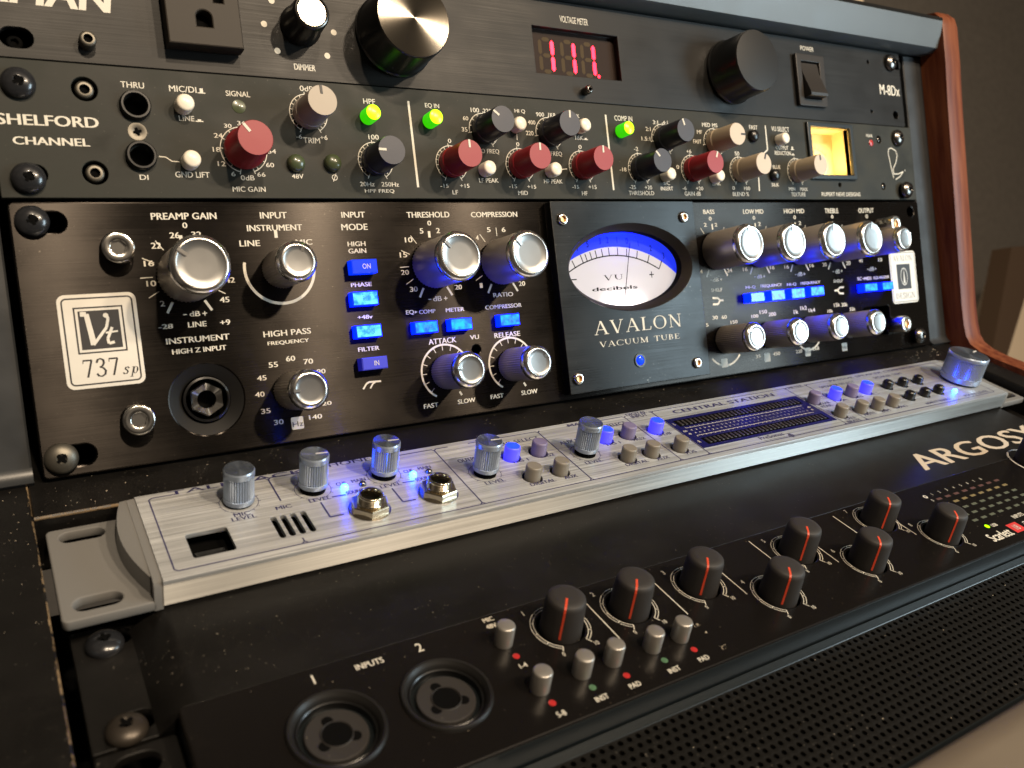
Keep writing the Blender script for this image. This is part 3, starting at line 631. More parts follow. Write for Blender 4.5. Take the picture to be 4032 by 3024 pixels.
# signature mark
sg = [(460.7,102.6), (459.3,107.9), (457.5,117.3), (458.3,119.9), (461.3,120.5), (465.3,118.9), (466.2,116.1), (464.2,111.7), (460.8,107.9), (461.3,105.0), (465.6,105.1), (470.8,106.6), (467.2,103.6), (462.6,101.7)]
P.path([(a_, b_) for a_, b_ in sg], 0.55)
q = (472.7,107.3); P.disc(q[0], q[1], 0.4)
KN = [  # x, y, ring radius, arc from, arc to, tick step, colour, pointer angle
    (75.7, 107.0, 8.2, -165, 160, 26, 'red', -38), (101.4, 121.4, 7.2, -150, 150, 18, 'grey', -2), (126.3, 104.4, 7.2, -150, 150, 18, 'navy', -88),
    (160.0, 104.2, 7.2, -150, 150, 18, 'red', 0), (193.6, 104.2, 7.2, -150, 150, 18, 'red', 3), (227.1, 104.2, 7.2, -150, 150, 18, 'red', 2),
    (177.2, 118.6, 7.0, -100, 150, 26, 'navy', -52), (210.8, 118.6, 7.0, -100, 150, 26, 'navy', 4), (278.2, 118.7, 7.2, -100, 150, 26, 'navy', -18), (312.6, 118.3, 7.0, -100, 150, 26, 'beige', 90),
    (261.6, 104.1, 7.2, -150, 150, 18, 'navy', -42), (295.4, 104.2, 7.2, -150, 150, 18, 'red', 22), (329.3, 104.3, 7.2, -150, 150, 18, 'beige', 22), (373.4, 104.7, 7.2, -150, 150, 18, 'beige', -3)]
for (x, y, r, a0, a1, stp, c_, pa) in KN:
    P.arc(x, y, r, a0, a1, 0.30, 44); P.arc(x, y, r-1.15, a0+stp, a1-stp, 0.20, 40)
    a = a0
    while a <= a1 + .1: P.tick(x, y, r-1.2, r + (0.9 if (a in (a0,) or abs(a) < 9) else 0.1), a, 0.30); a += stp
    P.tick(x, y, r-1.2, r+0.9, a1, 0.3)
P.put(cs, m_white)
KC = {'red': (m_red, m_redface, m_white), 'navy': (m_navyk, m_navyface, m_white), 'beige': (m_beige, m_beigeface, m_black_ink), 'grey': (m_greyk, m_greyface, m_black_ink)}
SK = MB().lathe([(6.1, 0.5), (6.1, 3.6), (5.75, 4.0), (5.55, 15.5), (5.35, 16.0)], 48, cap1=False).mesh('knob_neve', 40)
SKb = MB().lathe([(7.2, 0.5), (7.2, 3.8), (6.8, 4.3), (6.2, 15.5), (5.95, 16.0)], 48, cap1=False).mesh('knob_neve', 40)
FC = MB().lathe([(5.35, 16.0), (0.05, 16.05)], 48).mesh('face'); FCb = MB().lathe([(5.95, 16.0), (0.05, 16.05)], 48).mesh('face')
PT = MB().box(-.45, .45, 2.3, 5.4, 15.6, 16.18).mesh('pt'); PTb = MB().box(-.5, .5, 2.6, 6.0, 15.6, 16.18).mesh('pt')
for i, (x, y, r, a0, a1, stp, c_, pa) in enumerate(KN):
    bm_, fm_, pm_ = KC[c_]; big = i == 0
    o = put(cs, 'knob', SKb if big else SK, bm_, (x, y, 0), -pa, {'red': 'red knob', 'navy': 'navy knob', 'beige': 'beige knob', 'grey': 'grey knob'}[c_])
    put(o, 'knob_face', FCb if big else FC, fm_); put(o, 'pointer', PTb if big else PT, pm_)
BT = MB().lathe([(3.0, 0.2), (3.0, 4.6), (2.8, 5.2), (2.2, 5.6), (0.1, 5.8)], 32).mesh('btn', 50)
for q in ((56.5,121.3), (56.4,102.1), (193.0,120.8), (227.9,121.9), (175.2,101.6), (209.1,101.7), (361.2,121.2), (276.6,100.8), (309.6,100.5)):
    put(cs, 'push_button', BT, m_ivory, (q[0], q[1], 0), label='ivory button')
GB = MB().lathe([(3.1, 0.2), (3.1, 6.2), (2.9, 6.5)], 32, cap1=False).mesh('btn', 50); GC = MB().lathe([(2.9, 6.5), (2.6, 6.75), (0.05, 6.8)], 32).mesh('btn', 50)
for q in ((124.9,121.3), (151.8,121.0), (251.8,121.2)):
    o = put(cs, 'lit_button', GB, m_greenlit, (q[0], q[1], 0), label='glowing green button'); put(o, 'lit_face', GC, m_greencore)
GD = MB().lathe([(3.3, 0.1), (3.3, 1.2), (2.9, 2.2), (2.0, 2.9), (0.1, 3.1)], 32).mesh('btn', 50)
for q in ((94.1,102.5), (108.3,102.9), ): put(cs, 'push_button', GD, m_greenoff, (q[0], q[1], 0), label='dark unlit green button')
for q in ((341.1,122.6), (354.6,102.4)): put(cs, 'push_button', GD, m_gloss, (q[0], q[1], 0), label='small unlit clear button')
put(cs, 'signal_led', MB().lathe([(2.4, -0.1), (2.4, .15), (2.0, .25), (0.1, 0.6)], 24).mesh('l', 50), m_greenoff, (75.8,122.5, 0))
put(cs, 'peak_led', MB().lathe([(1.9, -0.1), (1.9, .3), (1.3, .6), (0.1, 0.7)], 20).mesh('l', 50), m_redled, (441.7,122.8, 0))
JK = MB().lathe([(5.0, 0.2), (4.9, 1.6), (4.5, 2.1), (3.9, 2.1), (3.55, 1.6), (3.5, -9), (0.1, -9)], 40).mesh('jack', 40)
for q in ((41.1,120.7), (41.0,103.8)): put(cs, 'jack_socket', JK, m_gloss, (q[0], q[1], 0))
put(cs, 'panel_screw', MB().lathe([(3.1, 0.02), (3.0, 0.25), (1.2, 0.25), (0.3, -0.4)], 28).mesh('s', 40), m_bolt, (40.8,112.0, -0.1))
put(cs, 'screw_cross', cross_mesh(0.55, 1.3, 0.35), m_dark, (40.8,112.0, 0), 15)
for q in ((26.3,125.3), (26.3,97.9)): hex_bolt(cs, q[0], q[1], -3.0, 3.0, 2.9, m_bolt, m_dark)
for q in ((449.8,125.1), (449.9,97.5)): hex_bolt(cs, q[0], q[1], -3.0, 3.1, 1.6, m_steel_dk, m_dark)
rack_screw(cs, 7.5,125.7, 0.2, m_blackscrew, 25); rack_screw(cs, 6.9,95.7, 0.2, m_blackscrew, 60)
rack_screw(cs, 467.2,126.5, 0.2, m_steel_dk, 40); rack_screw(cs, 468.6,94.9, 2.0, m_steel_dk, 10)
# yellow level meter
m_cav = MB()
put(cs, 'meter_bezel', plate('mb', rrect(mx0-2.8, mx1+2.8, my0-2.6, my1+2.4, 0.5, 2), [mwin], 0.1, 1.7, 0.4), m_side)
V = [(mx0, my0, 0), (mx1, my0, 0), (mx1, my1, 0), (mx0, my1, 0), (mx0, my0, -11), (mx1, my0, -11), (mx1, my1, -11), (mx0, my1, -11)]
lm = put(cs, 'level_meter', MB().add(V, [(0, 1, 5, 4), (1, 2, 6, 5), (2, 3, 7, 6), (3, 0, 4, 7), (4, 5, 6, 7)]).mesh('cav'), m_dialy, label='glowing yellow meter')
b = MB(); cxm, cym = 402, 105.5
b.box(cxm-.12, cxm+.12, cym, cym+15, -9.6, -9.45); put(lm, 'meter_needle', b.mesh('n'), m_black_ink)
P2 = Print(-10.95); P2.arc(cxm, cym-4, 20, -38, 38, 0.22)
for a in range(-36, 40, 9): P2.tick(cxm, cym-4, 20, 21.6, a, 0.22)
P2.put(lm, m_black_ink, 'dial_scale')
area('meter_lamp', (0, 0, 1), 0.0, (0, 0, 0), 0.020, 0.036, (1.0, 0.68, 0.26), sy=0.004).matrix_world = MU @ Matrix.Translation((404*MM, (my0+0.6)*MM, -5*MM)) @ Matrix.Rotation(math.radians(90), 4, 'X')
bpy.data.objects['meter_lamp'].rotation_mode = 'XYZ'

# ------------------------------------------------------------------ tube preamp
tp = root('tube_preamp', 'tall black rack unit with polished knobs, blue lit buttons and an oval VU meter', 'rack unit', MU, (241, 0, 0))
JX, JY = 52.6, 19.6
holes = [slot(10.6, 81.8, 10.6, 3.3), slot(10.6, 6.6, 10.6, 3.3), circ(JX, JY, 12.4, 56), slot(474.3, 82.2, 6.6, 3.0), slot(474.3, 6.6, 6.6, 3.0), circ(161.7,26.9, 1.9, 20), circ(246.7, 57.2, 35.5, 72, 18.8), rrect(419.5, 444.5, 10.2, 27.0, 1.6, 3)]
pin = [(419.8,27.4), (444.2,27.7), (443.5,9.9), (418.1,10.1)]
put(tp, 'front_panel', plate('panel', rrect(0, 482.6, 0.2, 88.4, 1.6, 5), holes, -4.5, 0, 0.55), m_avalon)
put(tp, 'chassis', MB().box(25, 455, 2, 86, -38, -8).mesh('chassis'), m_dark)
P = Print(0)
for s_, q0, q1 in (
    ('PREAMP GAIN', (41.6,82.3), (63.1,84.6)), ('0', (51.4,79.3), (52.9,81.2)), ('26', (46.8,75.9), (50.0,77.9)), ('32', (54.0,76.0), (57.2,78.0)), ('22', (40.5,72.5), (43.6,74.5)),
    ('16', (37.5,66.6), (40.6,68.5)), ('10', (37.5,59.8), (40.5,61.7)), ('2', (41.0,52.8), (42.4,54.7)), ('-28', (39.6,45.1), (44.1,46.7)), ('LINE', (49.1,45.0), (55.2,46.8)),
    ('+9', (59.9,44.9), (63.3,46.8)), ('45', (60.8,52.9), (64.0,54.8)), ('42', (63.5,59.7), (66.7,61.6)), ('dB', (50.1,48.7), (53.5,50.5)), ('INSTRUMENT', (41.4,39.8), (62.4,41.8)), ('HIGH Z INPUT', (42.9,36.2), (60.9,37.9)),
    ('INPUT', (78.5,82.3), (88.3,84.6)), ('INSTRUMENT', (73.3,77.8), (93.5,80.0)), ('LINE', (70.0,72.4), (77.2,74.5)), ('MIC', (90.5,72.4), (96.7,74.4)),
    ('INPUT', (109.5,82.3), (119.0,84.5)), ('MODE', (108.9,77.5), (119.5,79.9)), ('HIGH', (110.6,71.3), (117.8,73.1)), ('GAIN', (110.6,68.6), (117.8,70.4)), ('PHASE', (110.0,55.7), (118.4,57.3)), ('+48v', (111.1,43.2), (117.2,44.7)),
    ('HIGH PASS', (74.5,39.4), (92.1,41.5)), ('FREQUENCY', (75.6,36.1), (90.9,37.7)), ('60', (81.6,29.9), (84.9,31.8)), ('55', (75.0,28.3), (78.3,30.2)), ('70', (88.0,28.2), (91.5,30.1)), ('45', (70.3,24.0), (73.6,25.8)), ('40', (68.9,18.2), (72.2,20.0)),
    ('35', (70.3,12.0), (73.6,13.8)), ('30', (74.4,7.4), (77.8,9.2)), ('140', (87.5,7.5), (92.4,9.2)), ('90', (92.5,24.1), (95.8,25.8)), ('120', (91.8,12.1), (96.7,13.5)), ('FILTER', (109.8,30.8), (118.5,32.4)),
    ('THRESHOLD', (136.8,82.0), (156.0,84.3)), ('0', (145.6,78.8), (147.2,80.7)), ('5', (141.8,75.6), (143.3,77.7)), ('2', (149.2,75.6), (150.8,77.7)), ('10', (134.8,72.2), (138.0,74.2)), ('15', (131.8,66.3), (134.9,68.3)), ('20', (131.5,59.4), (134.8,61.3)),
    ('30', (134.5,52.5), (137.8,54.5)), ('20', (154.8,52.3), (158.0,54.2)), ('dB', (144.3,48.1), (148.1,50.1)), ('COMPRESSION', (166.3,81.9), (189.1,84.1)), ('5', (173.2,75.6), (174.9,77.6)), ('6', (180.5,75.5), (182.3,77.5)), ('4', (167.4,72.4), (168.6,74.3)),
    ('1', (166.7,52.3), (167.9,54.3)), ('20', (186.1,52.1), (189.2,54.1)), ('RATIO', (172.7,48.0), (182.5,49.8)), ('EQ', (131.6,43.3), (135.0,45.3)), ('COMP', (137.3,43.4), (144.6,45.0)), ('METER', (149.4,43.3), (157.9,44.9)), ('COMPRESSOR', (168.1,43.1), (186.2,44.8)),
    ('ATTACK', (140.0,30.8), (152.6,33.0)), ('VU', (159.2,31.2), (163.4,33.0)), ('RELEASE', (171.0,30.8), (183.8,32.9)), ('FAST', (134.6,5.5), (141.0,7.3)), ('SLOW', (150.1,5.4), (158.3,7.2)), ('FAST', (165.8,5.5), (172.1,7.3)), ('SLOW', (181.2,5.3), (189.4,7.2)),
    ('BASS', (300.0,82.2), (307.8,84.4)), ('0', (303.4,78.9), (305.2,80.8)), ('2', (299.5,75.9), (301.4,77.7)), ('2', (307.0,75.8), (308.7,77.6)), ('LOW MID', (328.6,82.1), (343.8,84.4)), ('0', (335.3,79.0), (337.0,80.9)), ('2', (338.9,75.7), (340.8,77.7)),
    ('HIGH MID', (359.9,82.1), (376.4,84.5)), ('0', (367.2,78.9), (369.0,80.9)), ('2', (370.8,75.7), (372.9,77.7)), ('24', (312.5,52.3), (316.1,54.2)), ('24', (291.9,52.7), (295.2,54.5)), ('16', (324.0,52.4), (327.4,54.3)), ('16', (344.5,52.5), (348.0,54.4)), ('16', (355.9,52.4), (359.4,54.4)), ('16', (376.4,52.3), (380.0,54.2)),
    ('dB', (301.8,48.1), (305.8,50.0)), ('dB', (333.9,48.2), (337.8,50.1)), ('dB', (365.8,47.9), (369.8,50.0)), ('SHELF', (299.9,43.1), (307.7,44.7)), ('HI-Q', (324.8,43.1), (332.1,44.7)), ('FREQUENCY', (335.9,43.0), (352.5,44.8)), ('HI-Q', (356.6,42.8), (364.0,44.6)), ('FREQUENCY', (367.5,42.9), (384.0,44.6)),
    ('30', (298.9,29.2), (302.4,31.0)), ('60', (305.3,29.0), (308.8,30.8)), ('150', (311.2,26.1), (316.1,27.7)), ('15', (292.3,26.0), (295.5,27.6)), ('100', (326.9,27.9), (331.9,29.6)), ('150', (333.3,29.6), (338.8,31.5)), ('200', (339.9,27.9), (345.5,29.8)),
    ('35', (327.1,6.8), (330.6,8.6)), ('450', (340.1,6.9), (345.7,8.7)), ('220', (358.3,6.5), (363.4,8.2)), ('2k8', (372.0,6.7), (377.5,8.5)), ('1k', (359.8,27.7), (363.3,29.9)), ('1k2', (365.4,29.4), (370.6,31.5)), ('1k4', (372.0,27.8), (377.3,29.8)),
    ('TREBLE', (393.8,81.9), (405.6,84.6)), ('0', (398.8,78.9), (400.7,81.0)), ('OUTPUT', (423.9,81.9), (438.0,84.6)), ('0', (430.0,78.7), (432.1,80.9)), ('20', (387.3,52.3), (390.9,54.4)), ('20', (408.0,52.2), (411.9,54.5)), ('40', (419.8,53.3), (423.4,55.2)), ('10', (438.1,53.1), (441.6,55.3)),
    ('dB', (397.8,47.9), (401.6,50.2)), ('dB', (428.7,48.0), (433.0,50.3)), ('SHELF', (395.3,42.8), (403.6,44.6)), ('SC', (416.9,43.1), (420.7,44.9)), ('MIDS', (423.3,42.9), (429.7,44.7)), ('EQUALIZER', (432.0,42.8), (446.9,44.6)), ('15k', (393.8,29.2), (399.0,31.3)), ('20k', (400.4,29.0), (405.7,31.1)), ('10k', (387.8,26.4), (392.3,28.2)), ('32k', (407.1,26.1), (412.2,28.0))):
    P.t(s_, q0[0], q0[1], q1[0], q1[1], bold=0.10 if q0[0] > 290 else 0.16)
def pm(dbx, dby, w_, h=0.35):
    P.line(dbx-w_-0.9, dby, dbx-w_+0.3, dby, h); P.line(dbx+w_-.3, dby, dbx+w_+1.3, dby, h); P.line(dbx+w_+.5, dby-.8, dbx+w_+.5, dby+.8, h)
for q, w_ in (((51.8,49.5), 2.9), ((146.3,49.0), 3.2), ((304.0,49.0), 3.1), ((335.9,49.2), 3.1), ((367.8,48.9), 3.1), ((399.7,49.1), 3.2), ((430.9,49.1), 3.2)): pm(q[0], q[1], w_)
def dialticks(x, y, r0, r1, angs, w_): 
    for a in angs: P.tick(x, y, r0, r1, a, w_)
BX, BY = 50.4, 63.3
for (x, y) in ((50.4, 63.2), (145.9, 62.9), (177.8, 62.8)):
    dialticks(x, y, 10.6, 14.6, (-35, 35, -65, 65, -92, 92, -120, 120), 0.3)
    dialticks(x, y, 10.6, 14.8, (-150, 150), 0.9)
    if x < 170: P.tick(x, y, 11, 13.6, 0, 1.1)
    else: P.tick(x, y, 11, 14.6, 0, 0.3)
for i, x in enumerate((305.3, 336.6, 368.0, 399.6)):
    dialticks(x, 63.4, 11.0, 14.5, (-35, 35), 0.3); dialticks(x, 63.4, 10.6, 14.8, (-150, 150), 0.85); P.tick(x, 63.4, 10.9, 13.8, 0, 0.8)
P.arc(83.5, 64.0, 12.8, 75, 282, 1.05, 50); P.tick(83.5, 64.0, 11.2, 13.8, 0, 1.2)
for (x, y) in ((146.4, 19.3), (177.9, 19.4)):
    P.arc(x, y, 11.0, -150, 100, 0.8, 50); dialticks(x, y, 8.7, 10.8, range(-135, 110, 22), 0.3); P.tick(x, y, 10.2, 12.0, 150, 0.9)
P.poly([(135.6,44.9), (135.4,43.8), (136.8,44.3)])
P.poly([(422.9,44.3), (422.7,43.4), (421.5,43.9)])
P.path([(110.0,16.3), (111.5,18.2), (112.7,18.8), (117.7,18.6)], 0.7); P.path([(112.9,16.3), (114.2,18.0), (115.3,18.5)], 0.6)
P.path([(300.3,40.0), (304.2,39.7), (305.3,38.5), (307.8,38.4)], 1.0); P.path([(300.1,36.8), (303.8,36.7), (305.3,38.4)], 1.0)
P.path([(404.1,39.9), (400.5,39.9), (398.4,38.5), (395.6,38.4)], 1.0); P.path([(403.4,36.4), (399.8,36.6), (398.4,38.4)], 1.0)
P.arc(305.5, 18.4, 13.0, 130, 228, 1.0, 24); P.arc(369.8, 18.4, 11.0, 130, 230, 1.0, 24)
def chip(x, y, w_, h): P.poly(rrect(x-w_/2, x+w_/2, y-h/2, y+h/2, 0.5, 2))
for q in ((83.0,7.0), (304.0,6.8), (335.7,6.5), (367.9,6.3), (399.5,6.2)): chip(q[0], q[1], 4.6, 4.6)
P.put(tp, m_white)
P3 = Print(0.12)
for q0, q1 in (((81.1,5.8), (85.1,7.6)), ((365.8,5.5), (370.1,7.1)), ((397.6,5.2), (401.5,6.8))): P3.t('Hz', q0[0], q0[1], q1[0], q1[1])
P3.put(tp, m_black_ink)
# badges
def badge(x0, x1, y0, y1):
    return put(tp, 'badge', plate('badge', rrect(x0, x1, y0, y1, 2.4, 6), [], 0.02, 0.22, 0.04), m_label)
bx0, by0, bx1, by1 = 10.0, 27.6, 33.6, 58.3
bd = badge(bx0, bx1, by0, by1)
D = Print(0.22)
def frame_(D, x0, x1, y0, y1, w_, r):
    Pp = rrect(x0, x1, y0, y1, r, 5); Q = rrect(x0+w_, x1-w_, y0+w_, y1-w_, max(0.05, r-w_), 5); n = len(Pp)
    D.raw(Pp + Q, [(i, (i+1) % n, n+(i+1) % n, n+i) for i in range(n)])
frame_(D, bx0+1.1, bx1-1.1, by0+1.1, by1-1.1, 0.5, 1.6)
frame_(D, bx0+4.4, bx1-4.4, by0+11.3, by1-4.2, 0.5, 0.1)
D.poly([(bx0+5.7, by0+12.6), (bx1-5.7, by0+12.6), (bx1-5.7, by1-5.5), (bx0+5.7, by1-5.5)])
serif(D, '737', 15.1, 31.2, 26.0, 37.0)
serif(D, 'sp', 26.8, 31.2, 31.6, 34.9, 0.25)
D.put(bd, m_black_ink)
W = Print(0.34)
W.path([(16.3,51.8), (18.1,51.8), (19.3,42.9)], 1.5); W.path([(19.2,41.6), (23.6,47.0), (24.4,49.8), (24.1,51.0)], 0.9)
W.path([(19.1,41.6), (18.8,45.0), (18.1,51.4)], 1.4); q = (23.8,51.0); W.disc(q[0], q[1], 0.8)
W.path([(25.3,47.0), (23.6,43.3), (23.8,41.7), (25.5,42.1)], 0.9); W.line(23.2,45.3, 26.9,45.6, 0.6)
W.put(bd, m_label)
ax0, ay0, ax1, ay1 = 452.5, 42.0, 473.2, 70.6
q0 = (448.4,28.7); q1 = (475.5,58.6)
ax0, ay0, ax1, ay1 = (448.4,28.7)[0], (460.7,27.3)[1], (474.1,42.9)[0], (462.9,58.6)[1]
bd = badge(ax0, ax1, ay0, ay1); D = Print(0.22); aw = ax1-ax0; ah = ay1-ay0
frame_(D, ax0+0.9, ax1-0.9, ay0+0.8, ay1-0.8, 0.35, 1.4)
D.poly([(ax0+aw*.24, ay0+ah*.27), (ax1-aw*.24, ay0+ah*.27), (ax1-aw*.24, ay1-ah*.25), (ax0+aw*.24, ay1-ah*.25)])
serif(D, 'AVALON', ax0+aw*.13, ay1-ah*.19, ax1-aw*.13, ay1-ah*.08); serif(D, 'DESIGN', ax0+aw*.13, ay0+ah*.09, ax1-aw*.13, ay0+ah*.20); D.put(bd, m_black_ink)
W = Print(0.34); cx, cy = (ax0+ax1)/2, ay0+ah*.51; W.arc(cx, cy, 3.2, 0, 360, 0.35, 36, ry=5.0)
W.poly([(cx-.9, cy-4.6), (cx, cy-3.6), (cx+.9, cy-4.6), (cx, cy+4.9)]); W.put(bd, m_label)

# knobs
def av_meshes(r, h):
    seg = 92
    body = MB().lathe([(r-0.5, 0.6), (r-.1, 0.9), (r-.1, h-3.6), (r-.5, h-3.3)], seg, flute=0.55, fl=(1, 2), cap1=False).mesh('knob_av', 60)
    cap = MB().lathe([(r-.6, h-3.4), (r, h-3.1), (r+.05, h-2.3), (r-.15, h-1.4), (r-.6, h-.7), (r-1.2, h-.2), (r-1.7, h), (r-2.0, h-.05)], 64, cap1=False).mesh('cap', 50)
    face = MB().lathe([(r-2.0, h-.05), (r-2.3, h-.2), (r*.5, h-.3), (0.05, h-.34)], 64).mesh('face', 60)
    notch = MB()
    notch.add([(-.55, r*.5, h-.2), (.55, r*.5, h-.2), (.55, r-1.3, h+.02), (-.55, r-1.3, h+.02), (.55, r+.03, h-1.9), (-.55, r+.03, h-1.9)], [(0, 1, 2, 3), (3, 2, 4, 5)])
    dk = MB(); dk.add([(-1.05, r*.56, h-.18), (-.55, r*.5, h-.18), (-.55, r-1.3, h+.04), (-1.05, r-1.4, h+.04), (-.55, r+.05, h-1.85), (-1.05, r+.02, h-1.85)], [(0, 1, 2, 3), (3, 2, 4, 5)])
    return body, cap, face, notch.mesh('notch'), dk.mesh('notch')
AVL = av_meshes(9.7, 24.2); AVP = av_meshes(9.7, 26.5); AVS = av_meshes(7.2, 21.5)
def av_knob(x, y, M_, a):
    o = put(tp, 'knob', M_[0], m_avbody, (x, y, 0), -a); put(o, 'knob_cap', M_[1], m_avcap); put(o, 'knob_face', M_[2], m_avface); put(o, 'notch', M_[3], m_avcap); put(o, 'notch_edge', M_[4], m_black_ink)
for (x, y, M_, a) in ((50.4, 63.0, AVP, -52), (83.6, 63.6, AVS, 28), (82.4, 19.0, AVS, -88), (145.9, 62.8, AVL, -46), (177.7, 62.6, AVL, -44), (146.2, 19.1, AVS, -75), (177.8, 18.8, AVS, 58),
                      (305.3, 63.4, AVL, -4), (336.4, 63.3, AVL, -2), (368.0, 63.5, AVL, 0), (399.6, 63.7, AVL, 2), (433.1, 63.2, AVS, 60), (305.6, 18.4, AVS, -42), (337.8, 18.2, AVS, 0), (369.8, 18.4, AVS, -20), (402.0, 18.2, AVS, -4)):
    av_knob(x, y, M_, a)
# blue buttons: outer box and glowing front
def blue_button(x0, y0, x1, y1, h, body, face, txt=None):
    w_ = 1.0
    o = put(tp, 'lit_button' if face is not m_blueoff else 'unlit_button', MB().box(x0, x1, y0, y1, 0.1, h, 0.35).mesh('bb', 40), body, label='blue button')
    put(o, 'button_face', MB().box(x0+.35, x1-.35, y0+.35, y1-.35, h-.05, h+.06).mesh('bf'), face)
    if txt:
        P = Print(h+.07); P.c(txt, (x0+x1)/2 + .6, (y0+y1)/2, 1.9, 0.8); P.put(o, m_white if face in (m_blueoff, m_bluedim) else m_bluetxt, 'button_lettering')
m_bluetxt = mat('button_text_blue', (0.02, 0.15, 0.5), 0.4, emit=(0.0, 0.16, 0.9), es=1.0)
for q0, q1, h, bo, fa, tx in (
    ((109.5,60.2), (119.7,65.5), 5, m_bluedim, m_bluedim, 'ON'), ((108.5,48.1), (118.9,53.4), 4, m_bluebody, m_bluehot, 'REV'), ((108.4,35.8), (118.8,40.6), 4, m_bluebody, m_bluehot, 'ON'),
    ((108.9,23.4), (119.3,28.2), 5, m_blueoff, m_blueoff, 'IN'), ((132.9,35.5), (143.1,40.1), 4, m_bluebody, m_bluecore, 'PRE'), ((148.9,35.4), (158.8,40.2), 4, m_bluebody, m_bluecore, None), ((172.3,35.4), (182.1,40.3), 4, m_bluebody, m_bluecore, 'IN'),
    ((322.4,35.8), (332.6,40.7), 5, m_bluebody, m_bluecore, None), ((337.9,35.7), (348.3,41.1), 5, m_bluebody, m_bluecore, None), ((353.6,35.8), (364.3,41.2), 5, m_bluebody, m_bluecore, None), ((369.2,36.3), (380.3,41.3), 5, m_bluebody, m_bluecore, None),
    ((416.0,36.0), (427.6,40.5), 5, m_bluebody, m_bluecore, None), ((432.5,36.0), (443.1,40.5), 5, m_bluebody, m_bluecore, None)):
    blue_button(q0[0], q0[1], q1[0], q1[1], h, bo, fa, tx)
# instrument jack with a dished recess
put(tp, 'jack_dish', MB().lathe([(12.6, -0.3), (12.1, -0.5), (8.4, -2.4), (8.1, -3.2), (8.1, -6)], 64, cap1=False).mesh('dish', 40), m_dish, (JX, JY, 0))
jk = MB().lathe([(7.9, -6.5), (7.9, -1.2), (7.2, -0.9), (6.9, -1.6)], 48, cap1=False).mesh('j', 40); o = put(tp, 'jack_socket', jk, m_gloss, (JX, JY, 0))
jx = MB(); hexo = circ(0, 0, 6.2, 6, a0=0.5); rr = circ(0, 0, 6.2, 48); hx = []
for (qx, qy) in rr:
    an = (math.atan2(qy, qx) - 0.5) % (PI/3); k = 6.2*math.cos(PI/6)/math.cos(an-PI/6); d_ = math.hypot(qx, qy); hx.append((qx/d_*k, qy/d_*k))
inn = circ(0, 0, 3.2, 48)
jx.add([(a_, b_, -3.6) for a_, b_ in hx] + [(a_, b_, -1.0) for a_, b_ in hx] + [(a_*.93, b_*.93, -.4) for a_, b_ in hx] + [(a_, b_, -1.7) for a_, b_ in inn] + [(a_, b_, -14) for a_, b_ in inn],
       [(L*48+i, L*48+(i+1) % 48, (L+1)*48+(i+1) % 48, (L+1)*48+i) for L in range(4) for i in range(48)])
put(o, 'jack_nut', jx.mesh('nut', 30), m_steel); put(o, 'jack_hole', MB().lathe([(3.15, -13.5), (3.1, -13)], 24).mesh('h'), m_dark)
# socket bolts
for q in ((29.6,72.4), (29.2,15.6)): hex_bolt(tp, q[0], q[1], 0.1, 6.0, 5.2, m_steel, m_steel, 2.5)
for q in ((442.2,73.4), (443.3,15.0)): hex_bolt(tp, q[0], q[1], 0.1, 11.0, 4.9, m_steel, m_brass, 2.3)
rack_screw(tp, 6.3,82.1, 0.2, m_blackscrew, 15); rack_screw(tp, 5.7,6.4, 0.2, m_bolt, 40, 'worn bronze coloured screw'); rack_screw(tp, 466.4,6.7, 3.0, m_steel_dk, 10)
hex_bolt(tp, 474.3, 82.2, -7, 2, 2.2, m_dark, m_dark, name='empty_rack_hole')
# meter plate
px0, px1, py0, py1 = 203.6, 288.6, 2.6, 87.6
ovx, ovy, orx, ory = 246.7, 57.2, 37.2, 20.2
mp_ = put(tp, 'meter_plate', plate('mp', rrect(px0, px1, py0, py1, 0.4, 2), [circ(ovx, ovy, orx, 72, ory)], 0.05, 5.0, 0.25), m_plate)
def loft(L):
    b = MB(); n = len(L[0]); b.v = [p for l in L for p in l]
    b.f = [(k*n+i, k*n+(i+1) % n, (k+1)*n+(i+1) % n, (k+1)*n+i) for k in range(len(L)-1) for i in range(n)]; return b
def ell(rx, ry, z, cx=ovx, cy=ovy): return [(a_, b_, z) for a_, b_ in circ(cx, cy, rx, 72, ry)]
put(mp_, 'meter_bevel', loft([ell(orx, ory, 4.9), ell(orx-.3, ory-.3, 4.6), ell(34.0, 17.4, 1.0)]).mesh('bev', 40), m_ring)
put(mp_, 'meter_tube', loft([ell(34.0, 17.4, 1.0), ell(33.9, 17.3, -2.5)]).mesh('tube', 40), m_dark)
DZ = -5.0
dial = put(mp_, 'meter_dial', MB().box(206, 284, 36, 78, DZ-1, DZ).mesh('dial'), m_dial, label='white dial washed in blue light')
D = Print(DZ)
aL = [(217.0,57.4), (225.4,61.5), (234.4,63.5), (243.3,64.1), (251.7,63.5), (257.9,62.3), (264.8,59.9), (271.4,56.6)]
def circ3(a, b_, c):
    ax, ay = a; bx, by = b_; cx, cy = c; d_ = 2*(ax*(by-cy)+bx*(cy-ay)+cx*(ay-by))
    ux = ((ax*ax+ay*ay)*(by-cy)+(bx*bx+by*by)*(cy-ay)+(cx*cx+cy*cy)*(ay-by))/d_; uy = ((ax*ax+ay*ay)*(cx-bx)+(bx*bx+by*by)*(ax-cx)+(cx*cx+cy*cy)*(bx-ax))/d_
    return ux, uy, math.hypot(ax-ux, ay-uy)
ucx, ucy, ur = circ3(aL[0], aL[3], aL[7])
BF = Print(DZ-0.02); BF.arc(ucx, ucy, ur+12.1, -62, 62, 16.0, 60); BF.put(dial, m_blueglow, 'blue_glow_band')  # added glowing band, imitates blue lamp light above the scale
def ang(p): return math.degrees(math.atan2(p[0]-ucx, p[1]-ucy))
